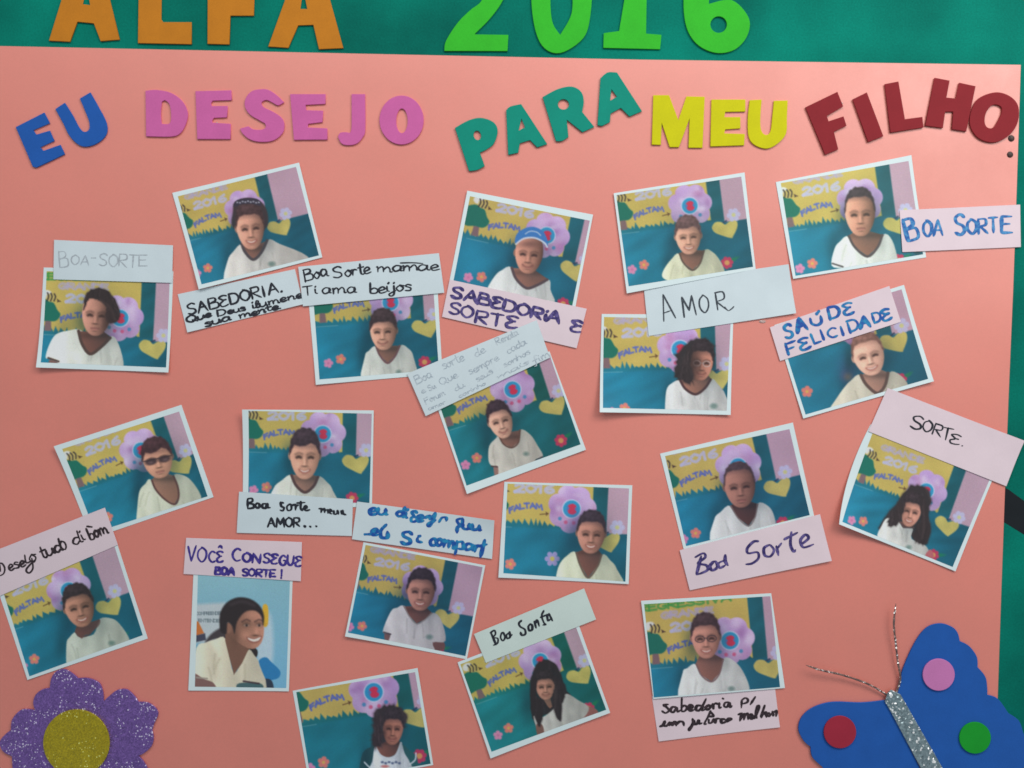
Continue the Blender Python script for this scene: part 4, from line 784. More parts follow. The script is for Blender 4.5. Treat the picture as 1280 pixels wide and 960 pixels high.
def pP(p):
    g = np.clip((p.P[:, 1] - 280) / 600, 0, 1)[:, None]
    p.C = np.array([128, 172, 186.])[None, :] * (1 - g) + np.array([104, 158, 190.])[None, :] * g
    p.C *= (1 + .04 * vnoise(p.P, .012, 3))[:, None]
    p.poly([(130, 440), (300, 430), (300, 640), (130, 640)], (176, 184, 190), smooth=False, soft=3); p.poly([(470, 500), (538, 500), (545, 740), (470, 740)], (170, 190, 204), soft=4)
    text_in(p, 'COMPREENDER', (150, 494), (285, 492), 14, 4, (84, 98, 108), alpha=.7); text_in(p, 'ENTENDER', (160, 530), (285, 532), 14, 4, (84, 98, 108), alpha=.7)
    p.poly([(495, 448), (522, 450), (522, 545), (495, 548)], (208, 160, 48)); p.poly([(130, 520), (160, 530), (190, 590), (130, 610)], (190, 104, 50), smooth=False); p.poly([(130, 605), (195, 590), (200, 625), (130, 640)], (60, 60, 80), smooth=False)
    p.poly([(472, 750), (485, 722), (515, 716), (540, 740), (585, 785), (580, 820), (540, 834), (490, 828)], (36, 112, 168)); p.poly([(490, 832), (540, 834), (550, 890), (490, 890)], (40, 48, 66))
    hair = (40, 32, 36); sk = np.array([152, 104, 88.])
    p.poly([(195, 640), (225, 595), (280, 560), (320, 560), (318, 620), (250, 620)], (60, 52, 58), soft=2)
    p.poly([(410, 670), (440, 660), (468, 680), (462, 715), (430, 700)], hair)
    shirt(p, [(130, 850), (150, 668), (200, 638), (245, 624), (302, 620), (345, 800), (414, 678), (452, 706), (480, 760), (492, 900), (130, 920)], [(304, 622), (320, 700), (345, 798), (385, 740), (412, 680)], (128, 88, 82), (400, 560), a=90, b=110, tw=0, col=(196, 182, 156), shadow=False)
    p.poly([(130, 800), (190, 828), (240, 850), (250, 900), (130, 900)], (120, 86, 84)); p.line([(150, 820), (206, 826)], 8, (150, 140, 130)); p.poly([(372, 850), (480, 850), (490, 880), (370, 880)], (60, 90, 96)); p.line([(395, 840), (475, 852)], 9, (60, 44, 52))
    p.poly([(300, 560), (300, 630), (322, 720), (345, 806), (388, 745), (416, 684), (440, 650)], np.clip(sk * .74, 0, 255), smooth=False)
    fs = np.clip(sk[None, :] * (1.0 + .0026 * (p.P[:, 0] - 410))[:, None] * (1 + .05 * vnoise(p.P, .05, 8))[:, None], 0, 255)
    p.poly([(340, 520), (390, 470), (450, 458), (488, 490), (494, 530), (502, 565), (497, 615), (478, 652), (440, 672), (385, 650), (330, 600)], fs)
    p.ell(318, 560, 16, 30, sk * .9); p.glow(440, 495, 34, 18, sk * 1.3, .5); p.glow(412, 598, 24, 18, sk * 1.28, .5)
    for ex in (410, 476):
        p.glow(ex, 542, 24, 15, sk * .5, .65); p.line([(ex - 22, 530), (ex, 519), (ex + 18, 526)], 7, (62, 42, 42), .7, smooth=True, soft=1.6); p.ell(ex, 549, 10, 5, (176, 160, 156), .6, soft=1.5); p.ell(ex + 1, 549, 5.5, 6, (30, 20, 22), .9, soft=1.3)
    p.glow(462, 582, 10, 20, sk * 1.4, .6); p.glow(458, 602, 20, 6, sk * .45, .7); p.glow(400, 600, 22, 26, sk * 1.25, .4); p.glow(350, 600, 20, 60, sk * .6, .5)
    p.poly([(412, 611), (450, 618), (488, 605), (480, 630), (452, 641), (424, 632)], (128, 66, 62), .75, soft=1.5); p.poly([(418, 614), (450, 621), (483, 610), (474, 627), (450, 634), (427, 627)], (224, 208, 200), .95, soft=1.1)
    p.glow(455, 655, 18, 9, sk * 1.25, .5)
    p.poly([(272, 570), (272, 490), (305, 432), (365, 403), (432, 412), (482, 450), (502, 502), (496, 548), (486, 500), (452, 472), (402, 480), (362, 530), (348, 590), (335, 552), (312, 535), (306, 590), (285, 590)], hair, soft=1.6)
    p.line([(330, 440), (390, 425), (450, 445)], 9, (76, 64, 72), .5, smooth=True, soft=3)
photo('P', (210, 650, 4.174), [(135, 250), (652, 265), (632, 892), (108, 888)], [(158, 268), (638, 280), (618, 875), (142, 868)], 0, pP,
      'upright photo of a grinning girl turned sideways against a pale blue wall', lifts=(0, 0, 0.5, 0.5))

def pQ(p):
    p.glow(350, 650, 50, 90, (14, 62, 80), .5)
    p.poly([(268, 788), (300, 795), (298, 840), (268, 830)], (120, 84, 80)); p.poly([(525, 838), (585, 835), (590, 880), (525, 885)], (104, 70, 66))
    shirt(p, [(256, 782), (300, 672), (335, 652), (374, 645), (440, 742), (520, 680), (572, 715), (598, 832), (528, 842), (526, 900), (300, 870), (298, 796)], [(374, 645), (398, 695), (440, 740), (485, 718), (520, 682)], SKIN_D, (462, 555), a=70, b=106, tw=6, trim=(140, 128, 124), col=(176, 170, 170), tilt=4, logo=(510, 812, 18))
    p.line([(262, 786), (298, 796)], 9, (70, 60, 66))
    head(p, 465, 555, 75, 114, 4, (146, 108, 102), hair=(42, 34, 40), lit=.22, smile=2, hl=-.48, ears=(1, 0), yaw=-.1)
photo('Q', (420, 610, 4.364), [(150, 295), (815, 420), (714, 934), (52, 805)], [(162, 310), (800, 430), (706, 916), (68, 785)], 0, pQ,
      'photo of a grinning boy in a grey-white shirt, below the blue-ink slip', lifts=(0, 1, 0, 2), land=((185, 498), (600, 712)))

def pR(p):
    p.hair([(700, 660), (694, 560), (724, 484), (782, 440), (850, 426), (926, 450), (968, 520), (960, 580), (920, 660), (800, 800), (720, 810), (690, 790), (700, 740)], (50, 40, 42), amp=9, soft=3, seed=8, strands=60)
    p.poly([(610, 960), (630, 800), (700, 750), (730, 760), (720, 960)], (30, 74, 78)); p.poly([(920, 740), (990, 780), (1044, 830), (1040, 960), (920, 960)], (34, 86, 88))
    shirt(p, [(690, 960), (706, 860), (728, 752), (800, 830), (880, 820), (920, 716), (950, 800), (990, 870), (1000, 960)], [(730, 756), (765, 815), (825, 838), (885, 812), (922, 722)], (130, 88, 80), (862, 600), a=78, b=120, tw=15, trim=(206, 210, 214), col=(200, 206, 212))
    p.line([(645, 870), (680, 905), (720, 930)], 10, (200, 206, 212), smooth=True); p.line([(990, 885), (1030, 850), (1036, 800)], 10, (200, 206, 212), smooth=True)
    for k in range(6): p.ell(780 + 26 * k, 868 + (k % 2) * 8, 11, 9, (60, 74, 110), .8)
    p.ell(800, 900, 30, 10, (200, 96, 90), .8)
    head(p, 862, 600, 78, 138, 4, (142, 98, 88), hair=(44, 36, 40), lit=-.04, smile=1, hl=-.42, ears=(0, 0), hexp=1.12)
    p.hair([(710, 520), (770, 500), (796, 540), (780, 620), (790, 700), (770, 760), (715, 760), (690, 700), (700, 620)], (50, 40, 42), amp=8, soft=3.4, seed=9, strands=30); p.glow(796, 650, 18, 70, (66, 44, 42), .5)
    p.hair([(905, 450), (950, 480), (974, 530), (958, 580), (940, 550), (925, 500)], (54, 44, 46), amp=6, soft=2.5, seed=10, strands=10)
photo('R', (350, 810, 6.095), [(97, 325), (1050, 148), (1168, 890), (228, 1062)], [(125, 335), (1030, 180), (1148, 880), (243, 1040)], 0, pR,
      'photo of a curly-haired child in a green and white top, cut by the bottom edge', lifts=(0, 1, 0, 0), land=((245, 445), (1030, 532)), gsh=.4)

def pS(p):
    p.glow(400, 640, 40, 90, (12, 52, 66), .6)
    p.poly([(660, 690), (700, 650), (745, 668), (745, 700), (680, 715)], (140, 84, 82))
    p.hair([(408, 560), (424, 470), (455, 425), (500, 415), (545, 445), (575, 510), (600, 570), (622, 605), (575, 612), (572, 680), (560, 720), (530, 700), (470, 700), (470, 750), (440, 745), (415, 690)], (42, 32, 38), amp=2.5, soft=1.8, seed=11, strands=40, curl=.2)
    shirt(p, [(428, 700), (470, 705), (530, 660), (575, 600), (600, 588), (650, 618), (704, 656), (668, 715), (600, 745), (480, 800), (460, 800)], [(500, 650), (510, 660), (520, 650)], SKIN_M, (487, 545), a=44, b=60, tw=0, col=(184, 176, 172))
    p.poly([(440, 742), (470, 740), (480, 785), (450, 800)], (120, 80, 74))
    head(p, 486, 545, 48, 72, -4, (160, 118, 112), lit=.1, smile=1, ears=(0, 0), hair=(42, 32, 38), hl=-.42, hexp=1.12)
    p.hair([(530, 500), (560, 520), (585, 590), (574, 640), (566, 722), (540, 705), (524, 650), (520, 590), (534, 550)], (42, 32, 38), amp=2, soft=1.8, seed=12, strands=20, curl=.2)
    p.hair([(430, 500), (446, 540), (444, 600), (480, 620), (482, 660), (462, 750), (438, 720), (415, 640), (412, 560)], (42, 32, 38), amp=2, soft=1.8, seed=13, strands=20, curl=.2)
    p.glow(536, 600, 8, 60, (74, 58, 62), .5)
photo('S', (560, 720, 4.0), [(48, 430), (640, 205), (810, 680), (213, 908)], [(62, 440), (628, 222), (790, 665), (218, 875)], 1, pS,
      'photo of a girl with long straight dark hair', lifts=(0, 0, 1, 1), land=((212, 532), (655, 502)), gsh=.6)

def pT(p):
    shirt(p, [(272, 700), (274, 530), (300, 500), (350, 480), (432, 576), (496, 448), (560, 465), (610, 530), (640, 625), (600, 700)], [(350, 480), (378, 540), (432, 574), (475, 530), (494, 452)], (150, 108, 102), (402, 325), a=74, b=116, tw=8, trim=(120, 88, 88), col=(200, 202, 198), tilt=-3, logo=(540, 612, 18))
    head(p, 400, 326, 77, 122, -3, (164, 122, 116), hair=(56, 42, 46), lit=.16, smile=2, hl=-.46, glasses='clear')
photo('T', (790, 720, 4.364), [(48, 133), (757, 92), (832, 608), (115, 668)], [(65, 152), (752, 108), (805, 603), (118, 660)], 2, pT,
      'photo of a boy with dark-rimmed glasses, above the sabedoria slip', lifts=(0, 0, 0, 0), land=((206, 400), (737, 503)))

GP = 'photo prints of pupils stuck on the pink card'
SHEETS = {}
for pi, (key, d) in enumerate(PH.items()):
    frame = d['frame']; k = frame[2]
    sh = Sheet(fr(frame, d['paper']), d['layer'], d['lifts'], bow=d['bow'], seed=pi); SHEETS[key] = sh
    c = sh.q.mean(0)
    rt = root_at('photograph', c[0], c[1], sh.base, d['label'], 'photograph', GP)
    paper_mesh('photo_paper', sh, M_WHITE, rt)
    pic = Sheet(fr(frame, d['pic']), 0)
    nu, nv = (190, 145) if key != 'P' else (150, 180)
    u, v = np.meshgrid(np.linspace(0, 1, nu), np.linspace(0, 1, nv)); pp = pic.px(u, v).reshape(-1, 2)
    if d['bow']: pp = sh.px(*sh.inv(pp - 0)) 
    Z = np.stack([(pp[:, 0] - frame[0]) * k, (pp[:, 1] - frame[1]) * k], 1)       # tracing coordinates
    pt = Paint(Z, 1.6 * k)
    if d['land']:
        src = [(86, 128), (534, 260)] if d['kw'].get('lm') != 'I' else [(534, 260), (93, 384)]
        z0, z1 = complex(*src[0]), complex(*src[1]); w0, w1 = complex(*d['land'][0]), complex(*d['land'][1])
        A = (w1 - w0) / (z1 - z0); zz = ((Z[:, 0] + 1j * Z[:, 1]) - w0) / A + z0
        Q = np.stack([zz.real, zz.imag], 1); pt.C = backdrop(Q, 1.9 * k / abs(A), 40 + pi, gsh=d['kw'].get('gsh', 0), noreg=d['kw'].get('noreg', False))
    d['painter'](pt)
    C = pt.C * (1 + 0.012 * rng.standard_normal((len(Z), 1)) + 0.012 * rng.standard_normal((len(Z), 3)))
    C = np.clip(C, 6, 245); lum = C.mean(1, keepdims=True); C = (C * 0.985 + lum * 0.015 - 112) * 0.98 + 119; C = C * rng.uniform(.95, 1.05) + rng.uniform(-3, 3, (1, 3))
    L3 = np.clip(lin(C) / KLIT, 0, .95)
    su, sv = sh.inv(pp); hh = sh.h(su, sv) + 0.00006
    W = np.stack([(pp[:, 0] - 640) * S, -hh, (480 - pp[:, 1]) * S], 1)
    o = new_mesh('printed_picture', W.tolist(), grid_faces(nu, nv).tolist(), M_PRINT, rt, smooth=True)
    at = o.data.color_attributes.new('print', 'FLOAT_COLOR', 'POINT')
    at.data.foreach_set('color', np.hstack([L3, np.ones((len(L3), 1))]).ravel())

# ------------------------------------------------------------------ handwritten slips
GN = 'handwritten slips of paper beside the photographs'
def slip(frame, quad, layer, mat, label, words, lifts=(0, 0, 0, 0), seed=1, wave=.45, text=None):
    r = np.random.default_rng(seed); sh = Sheet(fr(frame, quad), layer, lifts, seed=seed + 50, wave=wave); c = sh.q.mean(0)
    rt = root_at('paper_slip', c[0], c[1], sh.base, label, 'note', GN)
    paper_mesh('slip_paper', sh, mat, rt, n=(30, 14))
    for w in words:
        if w[5] == 'greypen': w = (w[0], w[1], w[2], w[3] * .85, w[4] * .8) + tuple(w[5:])
        word, p0, p1, hgt, width, ink = w[:6]; wf = w[6] if len(w) > 6 else (text or frame); jit = w[7] if len(w) > 7 else .03
        if isinstance(word, list): st = [[tuple(q) for q in catmull(s_, 6)] for s_ in word]
        else: st = place_word(word, p0, p1, hgt, r, jit)
        ribbon_word(sh, [fr(wf, s_) for s_ in st], width, ink, rt, r)

f = (60, 290, 7.53)
slip((0, 200, 3.2), [(219, 320), (694, 342), (690, 492), (216, 478)], 1.6, M_SLIP, 'white slip with pale pencilled BOA-SORTE, above the far left photo',
     [('B', (118, 338), (200, 330), 155, 1.5, 'pencil', f), ('OA', (225, 305), (395, 318), 90, 1.5, 'pencil', f), ('-', (415, 285), (465, 288), 100, 1.7, 'pencil', f), ('SORT', (485, 318), (850, 335), 115, 1.5, 'pencil', f), ('E', (860, 318), (950, 318), 100, 1.6, 'pencil', f)], lifts=(0, 0, 0, 0), seed=1)
f = (220, 330, 7.53)
slip(f, [(18, 285), (1120, 48), (1200, 380), (112, 645)], 0, M_SLIP, 'white slip with black SABEDORIA and two cursive lines',
     [('SAB3DORIA.', (120, 478), (1010, 258), 100, 2.7, 'black'), ('Qu\u0113', (112, 555), (330, 495), 62, 2.6, 'black'), ('D\u0113us', (395, 492), (655, 435), 56, 2.4, 'black'), ('ilum\u0113n\u0113', (720, 424), (1185, 316), 66, 2.3, 'black'),
      ('sua', (275, 590), (510, 530), 66, 2.7, 'black'), ('m\u0113nt\u0113.', (605, 515), (1000, 414), 62, 2.4, 'black')], lifts=(0, 0, 1, 1.2), seed=2)
f = (370, 310, 6.737)
slip(f, [(22, 160), (1205, 45), (1250, 378), (62, 492)], 2.2, M_SLIP, 'white slip with black cursive Boa sorte mamãe ti ama beijos',
     [('Boa', (78, 280), (268, 240), 95, 2.2, 'black'), ('Sort\u0113', (318, 258), (630, 215), 92, 2.2, 'black'), ('mama\u0113', (680, 205), (1190, 185), 82, 2.2, 'black'), ([[(880, 128), (980, 126), (1070, 132)]], 0, 0, 0, 2.3, 'black'),
      ('Ti', (66, 405), (178, 390), 75, 2.1, 'black'), ('ama', (225, 388), (495, 378), 85, 2.2, 'black'), ('b\u0113ijos', (620, 385), (970, 358), 88, 2.3, 'black')], seed=3)
f = (550, 340, 6.737)
slip(f, [(82, 65), (1235, 310), (1150, 642), (18, 378)], 1.4, M_SLIPP, 'pale pink slip with purple SABEDORIA E SORTE',
     [('SAB3DORiA', (92, 210), (1010, 440), 92, 4.3, 'purple'), ('3', (1095, 490), (1190, 512), 95, 3.8, 'purple'), ('SO', (75, 345), (280, 390), 95, 3.3, 'purple'), ('RT3', (300, 425), (650, 478), 98, 3.6, 'purple')], seed=4)
f = (505, 395, 6.4)
slip((500, 390, 4.175), [(38, 322), (713, 43), (783, 238), (135, 543)], 2.6, M_SLIP, 'bluish white slip with four lines of faint grey handwriting',
     [('Boa', (105, 545), (225, 490), 78, 1.5, 'greypen', f), ('sort\u0113', (318, 430), (485, 350), 80, 1.4, 'greypen', f), ('d\u0113', (575, 330), (650, 290), 70, 1.4, 'greypen', f), ('R\u0113nata', (745, 232), (915, 150), 62, 1.4, 'greypen', f),
      ('\u0113', (145, 620), (172, 608), 50, 1.4, 'greypen', f), ('Su', (205, 600), (255, 575), 50, 1.7, 'greypen', f), ('Qu\u0113', (300, 555), (430, 490), 66, 1.4, 'greypen', f), ('s\u0113mpr\u0113', (530, 470), (760, 350), 66, 1.5, 'greypen', f), ('cada', (835, 305), (975, 225), 66, 1.5, 'greypen', f),
      ('Forum', (180, 705), (330, 630), 56, 1.4, 'greypen', f), ('du', (415, 605), (485, 565), 52, 1.4, 'greypen', f), ('s\u0113us', (585, 530), (710, 455), 54, 1.5, 'greypen', f), ('sonhos', (805, 412), (1010, 300), 52, 1.4, 'greypen', f),
      ('amor', (200, 755), (335, 700), 36, 1.3, 'greypen', f), ('carinho', (445, 655), (655, 550), 36, 1.3, 'greypen', f), ('mais', (755, 505), (1000, 380), 42, 1.3, 'greypen', f), ('fim', (1045, 385), (1165, 325), 66, 1.4, 'greypen', f)], seed=5)
f = (740, 330, 4.8)
slip((740, 200, 4.173), [(268, 652), (1022, 545), (1062, 800), (295, 918)], 1.0, M_SLIP, 'white slip with thin black AMOR, overlapping the curly-haired photo',
     [('A', (430, 352), (505, 332), 155, 1.9, 'thin', f), ('M', (552, 322), (628, 308), 120, 1.9, 'thin', f), ('O', (650, 296), (708, 290), 105, 2.0, 'thin', f), ('R', (752, 282), (812, 272), 105, 1.9, 'thin', f), ([[(795, 258), (815, 280), (835, 270), (850, 255)]], 0, 0, 0, 1.6, 'thin', f)], seed=6, lifts=(0, 1, 1, 0))
f = (950, 180, 3.879)
slip(f, [(675, 322), (1258, 295), (1262, 500), (688, 525)], 1.4, M_SLIPP, 'pale pink slip with blue BOA SORTE, crossing the right edge of the card',
     [('B', (715, 470), (770, 455), 105, 4.6, 'blue'), ('OA', (790, 447), (885, 445), 75, 3.4, 'blue'), ('S', (945, 442), (995, 438), 98, 4.0, 'blue'), ('ORT', (1005, 438), (1155, 428), 70, 3.6, 'blue'), ('E', (1168, 430), (1222, 430), 76, 4.2, 'blue')], seed=7)
f = (950, 350, 6.737)
slip((950, 340, 5.052), [(60, 350), (812, 89), (887, 315), (125, 562)], 1.4, M_SLIPP, 'pale pink slip with blue SAÚDE FELICIDADE',
     [('S', (215, 490), (285, 475), 115, 4.0, 'blue2'), ('A', (318, 440), (408, 412), 108, 5.2, 'blue2'), ('U', (435, 395), (530, 370), 68, 3.8, 'blue2'), ([[(474, 286), (492, 264)]], 0, 0, 0, 3.6, 'blue2'), ('D', (590, 330), (680, 305), 98, 4.4, 'blue2'), ('3', (705, 300), (795, 278), 95, 4.0, 'blue2'),
      ('F3', (240, 630), (428, 565), 95, 3.8, 'blue2'), ('LI', (450, 540), (555, 500), 85, 3.8, 'blue2'), ('C', (570, 490), (650, 475), 78, 3.4, 'blue2'), ('I', (680, 468), (720, 455), 72, 3.4, 'blue2'), ('D', (755, 445), (840, 415), 95, 3.6, 'blue2'), ('A', (842, 400), (930, 385), 92, 4.6, 'blue2'), ('D', (960, 362), (1025, 340), 82, 3.2, 'blue2'), ('3', (1035, 350), (1115, 322), 92, 4.4, 'blue2')], lifts=(0, 0.6, 0, 0), seed=8, text=f)
f = (290, 600, 7.53)
slip(f, [(70, 108), (1140, 180), (1130, 525), (48, 495)], 1.4, M_SLIP, 'white slip with black Boa sorte meu AMOR and three dots',
     [([[(150,180),(152,265)],[(150,176),(190,172),(195,200),(155,215),(205,228),(205,258),(152,268)],[(240,215),(222,240),(245,262),(265,240),(250,215)],[(330,222),(295,225),(290,255),(320,262),(335,225),(340,255),(365,258)]], 0, 0, 0, 2.9, 'black'),
      ([[(488,215),(462,212),(468,245),(492,260),(480,288),(455,280)],[(545,225),(520,250),(530,285),(560,275),(560,235),(545,225)],[(560,240),(600,232),(600,280)],[(600,245),(625,235)],[(650,205),(650,270),(670,285)],[(615,215),(690,210)],[(670,270),(705,258),(695,240),(680,262),(700,285),(735,278)]], 0, 0, 0, 2.9, 'black'),
      ([[(820,268),(845,272),(840,305)],[(842,285),(870,270),(875,305)],[(875,285),(905,280),(905,310)],[(915,302),(940,290),(925,275),(918,305),(945,318)],[(960,290),(965,318),(990,315),(995,285),(1005,318)],[(1030,290),(1038,318),(1045,285),(1050,315),(1075,325)]], 0, 0, 0, 2.6, 'black'), ('AMOR', (342, 440), (645, 440), 85, 2.7, 'black'),
      ([[(683, 432), (690, 436)]], 0, 0, 0, 3.6, 'black'), ([[(735, 435), (742, 438)]], 0, 0, 0, 3.0, 'black'), ([[(792, 432), (798, 435)]], 0, 0, 0, 3.2, 'black')], seed=9)
f = (440, 620, 6.737)
slip(f, [(45, 45), (1200, 200), (1180, 528), (2, 362)], 1.8, M_SLIP, 'white slip with thick blue cursive, between two photos',
     [('\u0113u', (145, 150), (290, 158), 95, 4.0, 'blue2'), ('di', (372, 165), (460, 180), 78, 4.0, 'blue2'), ('3', (492, 212), (540, 218), 88, 4.6, 'blue2'), ('\u0113', (545, 210), (592, 215), 90, 4.4, 'blue2'), ([[(620, 180), (655, 165), (660, 190), (700, 150)], [(702, 145), (685, 200), (655, 250), (645, 235), (705, 200)]], 0, 0, 0, 4.8, 'blue2'), ([[(735, 215), (760, 180), (795, 180), (795, 205)]], 0, 0, 0, 3.8, 'blue2'),
      ([[(905, 240), (885, 200), (930, 190), (925, 240), (890, 262), (885, 305)]], 0, 0, 0, 4.6, 'blue2'), ('uu', (930, 275), (1075, 282), 75, 4.6, 'blue2'),
      ('-', (110, 340), (170, 340), 50, 4.2, 'blue2'), ('\u0113', (160, 325), (210, 332), 95, 4.6, 'blue2'), ([[(290, 240), (245, 290), (250, 345), (300, 345), (300, 300)]], 0, 0, 0, 4.6, 'blue2'),
      ('S', (412, 392), (500, 405), 105, 5.2, 'blue2'), ('i', (530, 385), (570, 388), 60, 4.4, 'blue2'), ('com', (650, 405), (855, 440), 105, 4.4, 'blue2'), ([[(885, 380), (880, 440), (868, 488)], [(885, 390), (930, 385), (935, 440), (890, 440)]], 0, 0, 0, 4.2, 'blue2'), ('ar', (950, 455), (1075, 465), 90, 4.4, 'blue2'), ([[(1118, 370), (1100, 440), (1082, 510)], [(1065, 420), (1135, 405)]], 0, 0, 0, 4.4, 'blue2')], lifts=(0, 2.5, 0, 0), seed=10)
f = (0, 630, 7.388)
slip((0, 620, 4.0), [(-62, 288), (527, 57), (592, 243), (0, 499)], 1.4, M_SLIPP, 'pale pink slip with dark cursive Desejo tudo de bom, cut by the left edge',
     [([[(-40, 560), (20, 545), (50, 590), (40, 640), (0, 662)], [(5, 560), (12, 620)]], 0, 0, 0, 2.2, 'brown', f), ('\u0113s\u0113', (92, 615), (235, 565), 95, 2.5, 'brown', f), ([[(235, 470), (250, 540), (300, 520)], [(300, 500), (310, 590), (275, 635), (250, 600), (330, 510)]], 0, 0, 0, 2.2, 'brown', f), ('o', (290, 540), (345, 520), 130, 2.1, 'brown', f),
      ('tud', (400, 500), (580, 430), 112, 2.8, 'brown', f), ('O', (585, 425), (630, 405), 82, 2.2, 'brown', f), ('di', (690, 385), (790, 335), 110, 2.3, 'brown', f), ('bom', (845, 335), (1000, 265), 115, 2.6, 'brown', f), ([[(810, 205), (855, 210)]], 0, 0, 0, 3, 'brown', f)], seed=11)
f = (220, 660, 7.53)
slip(f, [(100, 90), (1188, 130), (1178, 498), (75, 430)], 1.4, M_SLIPP, 'pale pink slip with purple VOCÊ CONSEGUE BOA SORTE!',
     [('VO', (112, 312), (290, 322), 135, 2.6, 'violet'), ('C3', (315, 322), (452, 318), 100, 2.8, 'violet'), ([[(405, 180), (422, 165), (438, 188)]], 0, 0, 0, 2.6, 'violet'), ('C', (535, 305), (615, 308), 115, 2.6, 'violet'), ('ON', (632, 312), (798, 325), 85, 3.2, 'violet'), ('S3', (822, 322), (960, 335), 90, 3.1, 'violet'), ('GU3', (975, 340), (1180, 358), 92, 2.9, 'violet'),
      ('BOA', (372, 432), (552, 442), 68, 3.6, 'violet'), ('SORTE', (625, 445), (940, 460), 66, 3.0, 'violet'), ('!', (985, 470), (1012, 470), 78, 2.6, 'violet')], seed=12)
slip((810, 510, 4.0), [(157, 710), (858, 530), (915, 762), (208, 910)], 1.4, M_SLIPP, 'pale pink slip with large purple Boa Sorte in mixed case',
     [([[(242,830),(252,790),(265,740)],[(235,745),(275,725),(285,745),(250,775),(290,785),(295,810),(245,832)],[(325,768),(308,790),(320,810),(345,795),(338,768),(325,768)],[(378,762),(352,775),(358,798),(385,785)],[(385,735),(385,765),(398,785)]], 0, 0, 0, 3.4, 'purple'),
      ([[(550,665),(525,668),(495,700),(500,725),(545,720),(550,750),(520,775),(488,780)],[(600,685),(578,700),(582,735),(610,740),(628,710),(610,685),(600,685)],[(640,690),(650,735)],[(645,700),(665,675)],[(715,620),(710,680),(725,715),(735,708)],[(680,655),(745,622)],[(765,680),(800,650),(785,632),(760,660),(775,695),(825,680)]], 0, 0, 0, 3.3, 'purple')], lifts=(0, 0, 1, 0), seed=13)
slip((1030, 470, 3.692), [(290, 55), (918, 298), (838, 508), (203, 255)], 1.6, M_SLIPP, 'pale pink slip with thin black SORTE, crossing the right edge of the card',
     [('S', (392, 235), (445, 250), 62, 2.3, 'black'), ('OR', (448, 252), (535, 280), 52, 2.1, 'black'), ('T', (535, 290), (585, 300), 55, 2.1, 'black'), ('3.', (572, 305), (645, 325), 45, 2.1, 'black')], lifts=(0.5, 1.5, 0, 0), seed=14)
f = (580, 730, 7.11)
slip((560, 720, 4.0), [(130, 288), (680, 60), (740, 215), (190, 432)], 2.0, M_SLIPG, 'greenish white slip with small black Boa Sorte, above the long-haired girl',
     [([[(240,430),(285,535)],[(235,430),(270,408),(280,440),(262,470),(300,480),(298,520),(262,540)],[(335,430),(325,470),(345,500),(365,470),(350,430),(335,430)],[(400,430),(378,450),(385,480),(410,465),(405,425),(410,455),(428,445)]], 0, 0, 0, 2.6, 'black', f),
      ([[(510,322),(488,345),(500,375),(540,400),(545,440),(515,450),(502,425)],[(590,350),(572,375),(580,410),(605,400),(605,365),(590,350)],[(625,330),(640,385)],[(630,350),(650,318),(668,370)],[(708,235),(690,280),(710,340),(725,355),(700,360)],[(680,292),(735,270)],[(738,270),(745,320),(765,310)],[(755,262),(785,322)]], 0, 0, 0, 2.6, 'black', f)], lifts=(0, 0, 0, 0), seed=15)
f = (810, 850, 7.11)
slip((790, 720, 4.364), [(108, 655), (778, 600), (805, 822), (145, 900)], 0, M_SLIPP, 'pinkish white slip with thick black sabedoria p/ um futuro melhor',
     [([[(125,275),(155,292),(185,270),(165,240),(140,222),(180,215)],[(250,240),(215,240),(200,270),(225,285),(255,245),(262,280),(290,265)],[(300,160),(298,220),(300,275),(330,270),(345,240),(320,225),(302,240)],[(345,260),(375,255),(395,235),(375,220),(360,245),(375,272),(410,262)],[(470,225),(435,228),(425,258),(450,270),(480,235),(515,165)],[(485,225),(480,265),(505,262)],[(530,225),(512,245),(530,262),(552,240),(535,222),(560,222)],[(575,215),(580,250)],[(578,225),(600,205),(620,215)],[(632,205),(632,245),(650,240)],[(662,162),(670,165)],[(715,195),(685,200),(675,228),(700,238),(722,200),(728,235),(745,228)]], 0, 0, 0, 3.2, 'brown'),
      ([[(832,180),(828,245)],[(830,180),(860,158),(885,170),(880,195),(840,210)]], 0, 0, 0, 2.8, 'brown'), ([[(952,148),(908,215)]], 0, 0, 0, 2.9, 'brown'),
      ([[(105,410),(130,400),(150,365),(140,400),(165,405),(190,375),(185,400)],[(190,400),(205,375),(215,400),(230,372),(245,375),(250,402)],[(250,390),(280,368),(310,372),(318,402)]], 0, 0, 0, 3.2, 'brown'),
      ([[(395,345),(400,375),(385,410),(365,440),(370,425),(400,395)],[(410,360),(412,390),(435,385),(450,355),(455,385),(480,380)],[(555,275),(530,330),(500,385),(520,388)],[(560,285),(580,318),(528,322)],[(540,350),(540,380),(565,375),(585,345),(590,378)],[(600,378),(605,345),(640,340)],[(680,345),(650,350),(655,378),(685,370),(700,345)],[(700,370),(740,345),(715,340),(700,360)]], 0, 0, 0, 3.2, 'brown'),
      ([[(800,305),(830,300),(815,360)],[(820,320),(855,300),(850,350)],[(855,315),(885,295),(888,345)],[(895,335),(925,320),(915,300),(898,320),(915,345),(940,335)],[(945,335),(985,240),(970,230),(955,290),(965,335)],[(1035,225),(1010,300),(1005,330)],[(1010,310),(1045,285),(1050,325)],[(1075,290),(1055,305),(1075,320),(1090,295)],[(1105,280),(1110,310)],[(1108,290),(1140,270),(1135,318)]], 0, 0, 0, 3.3, 'brown')], lifts=(0, 0, 1, 0.5), seed=16, text=f)

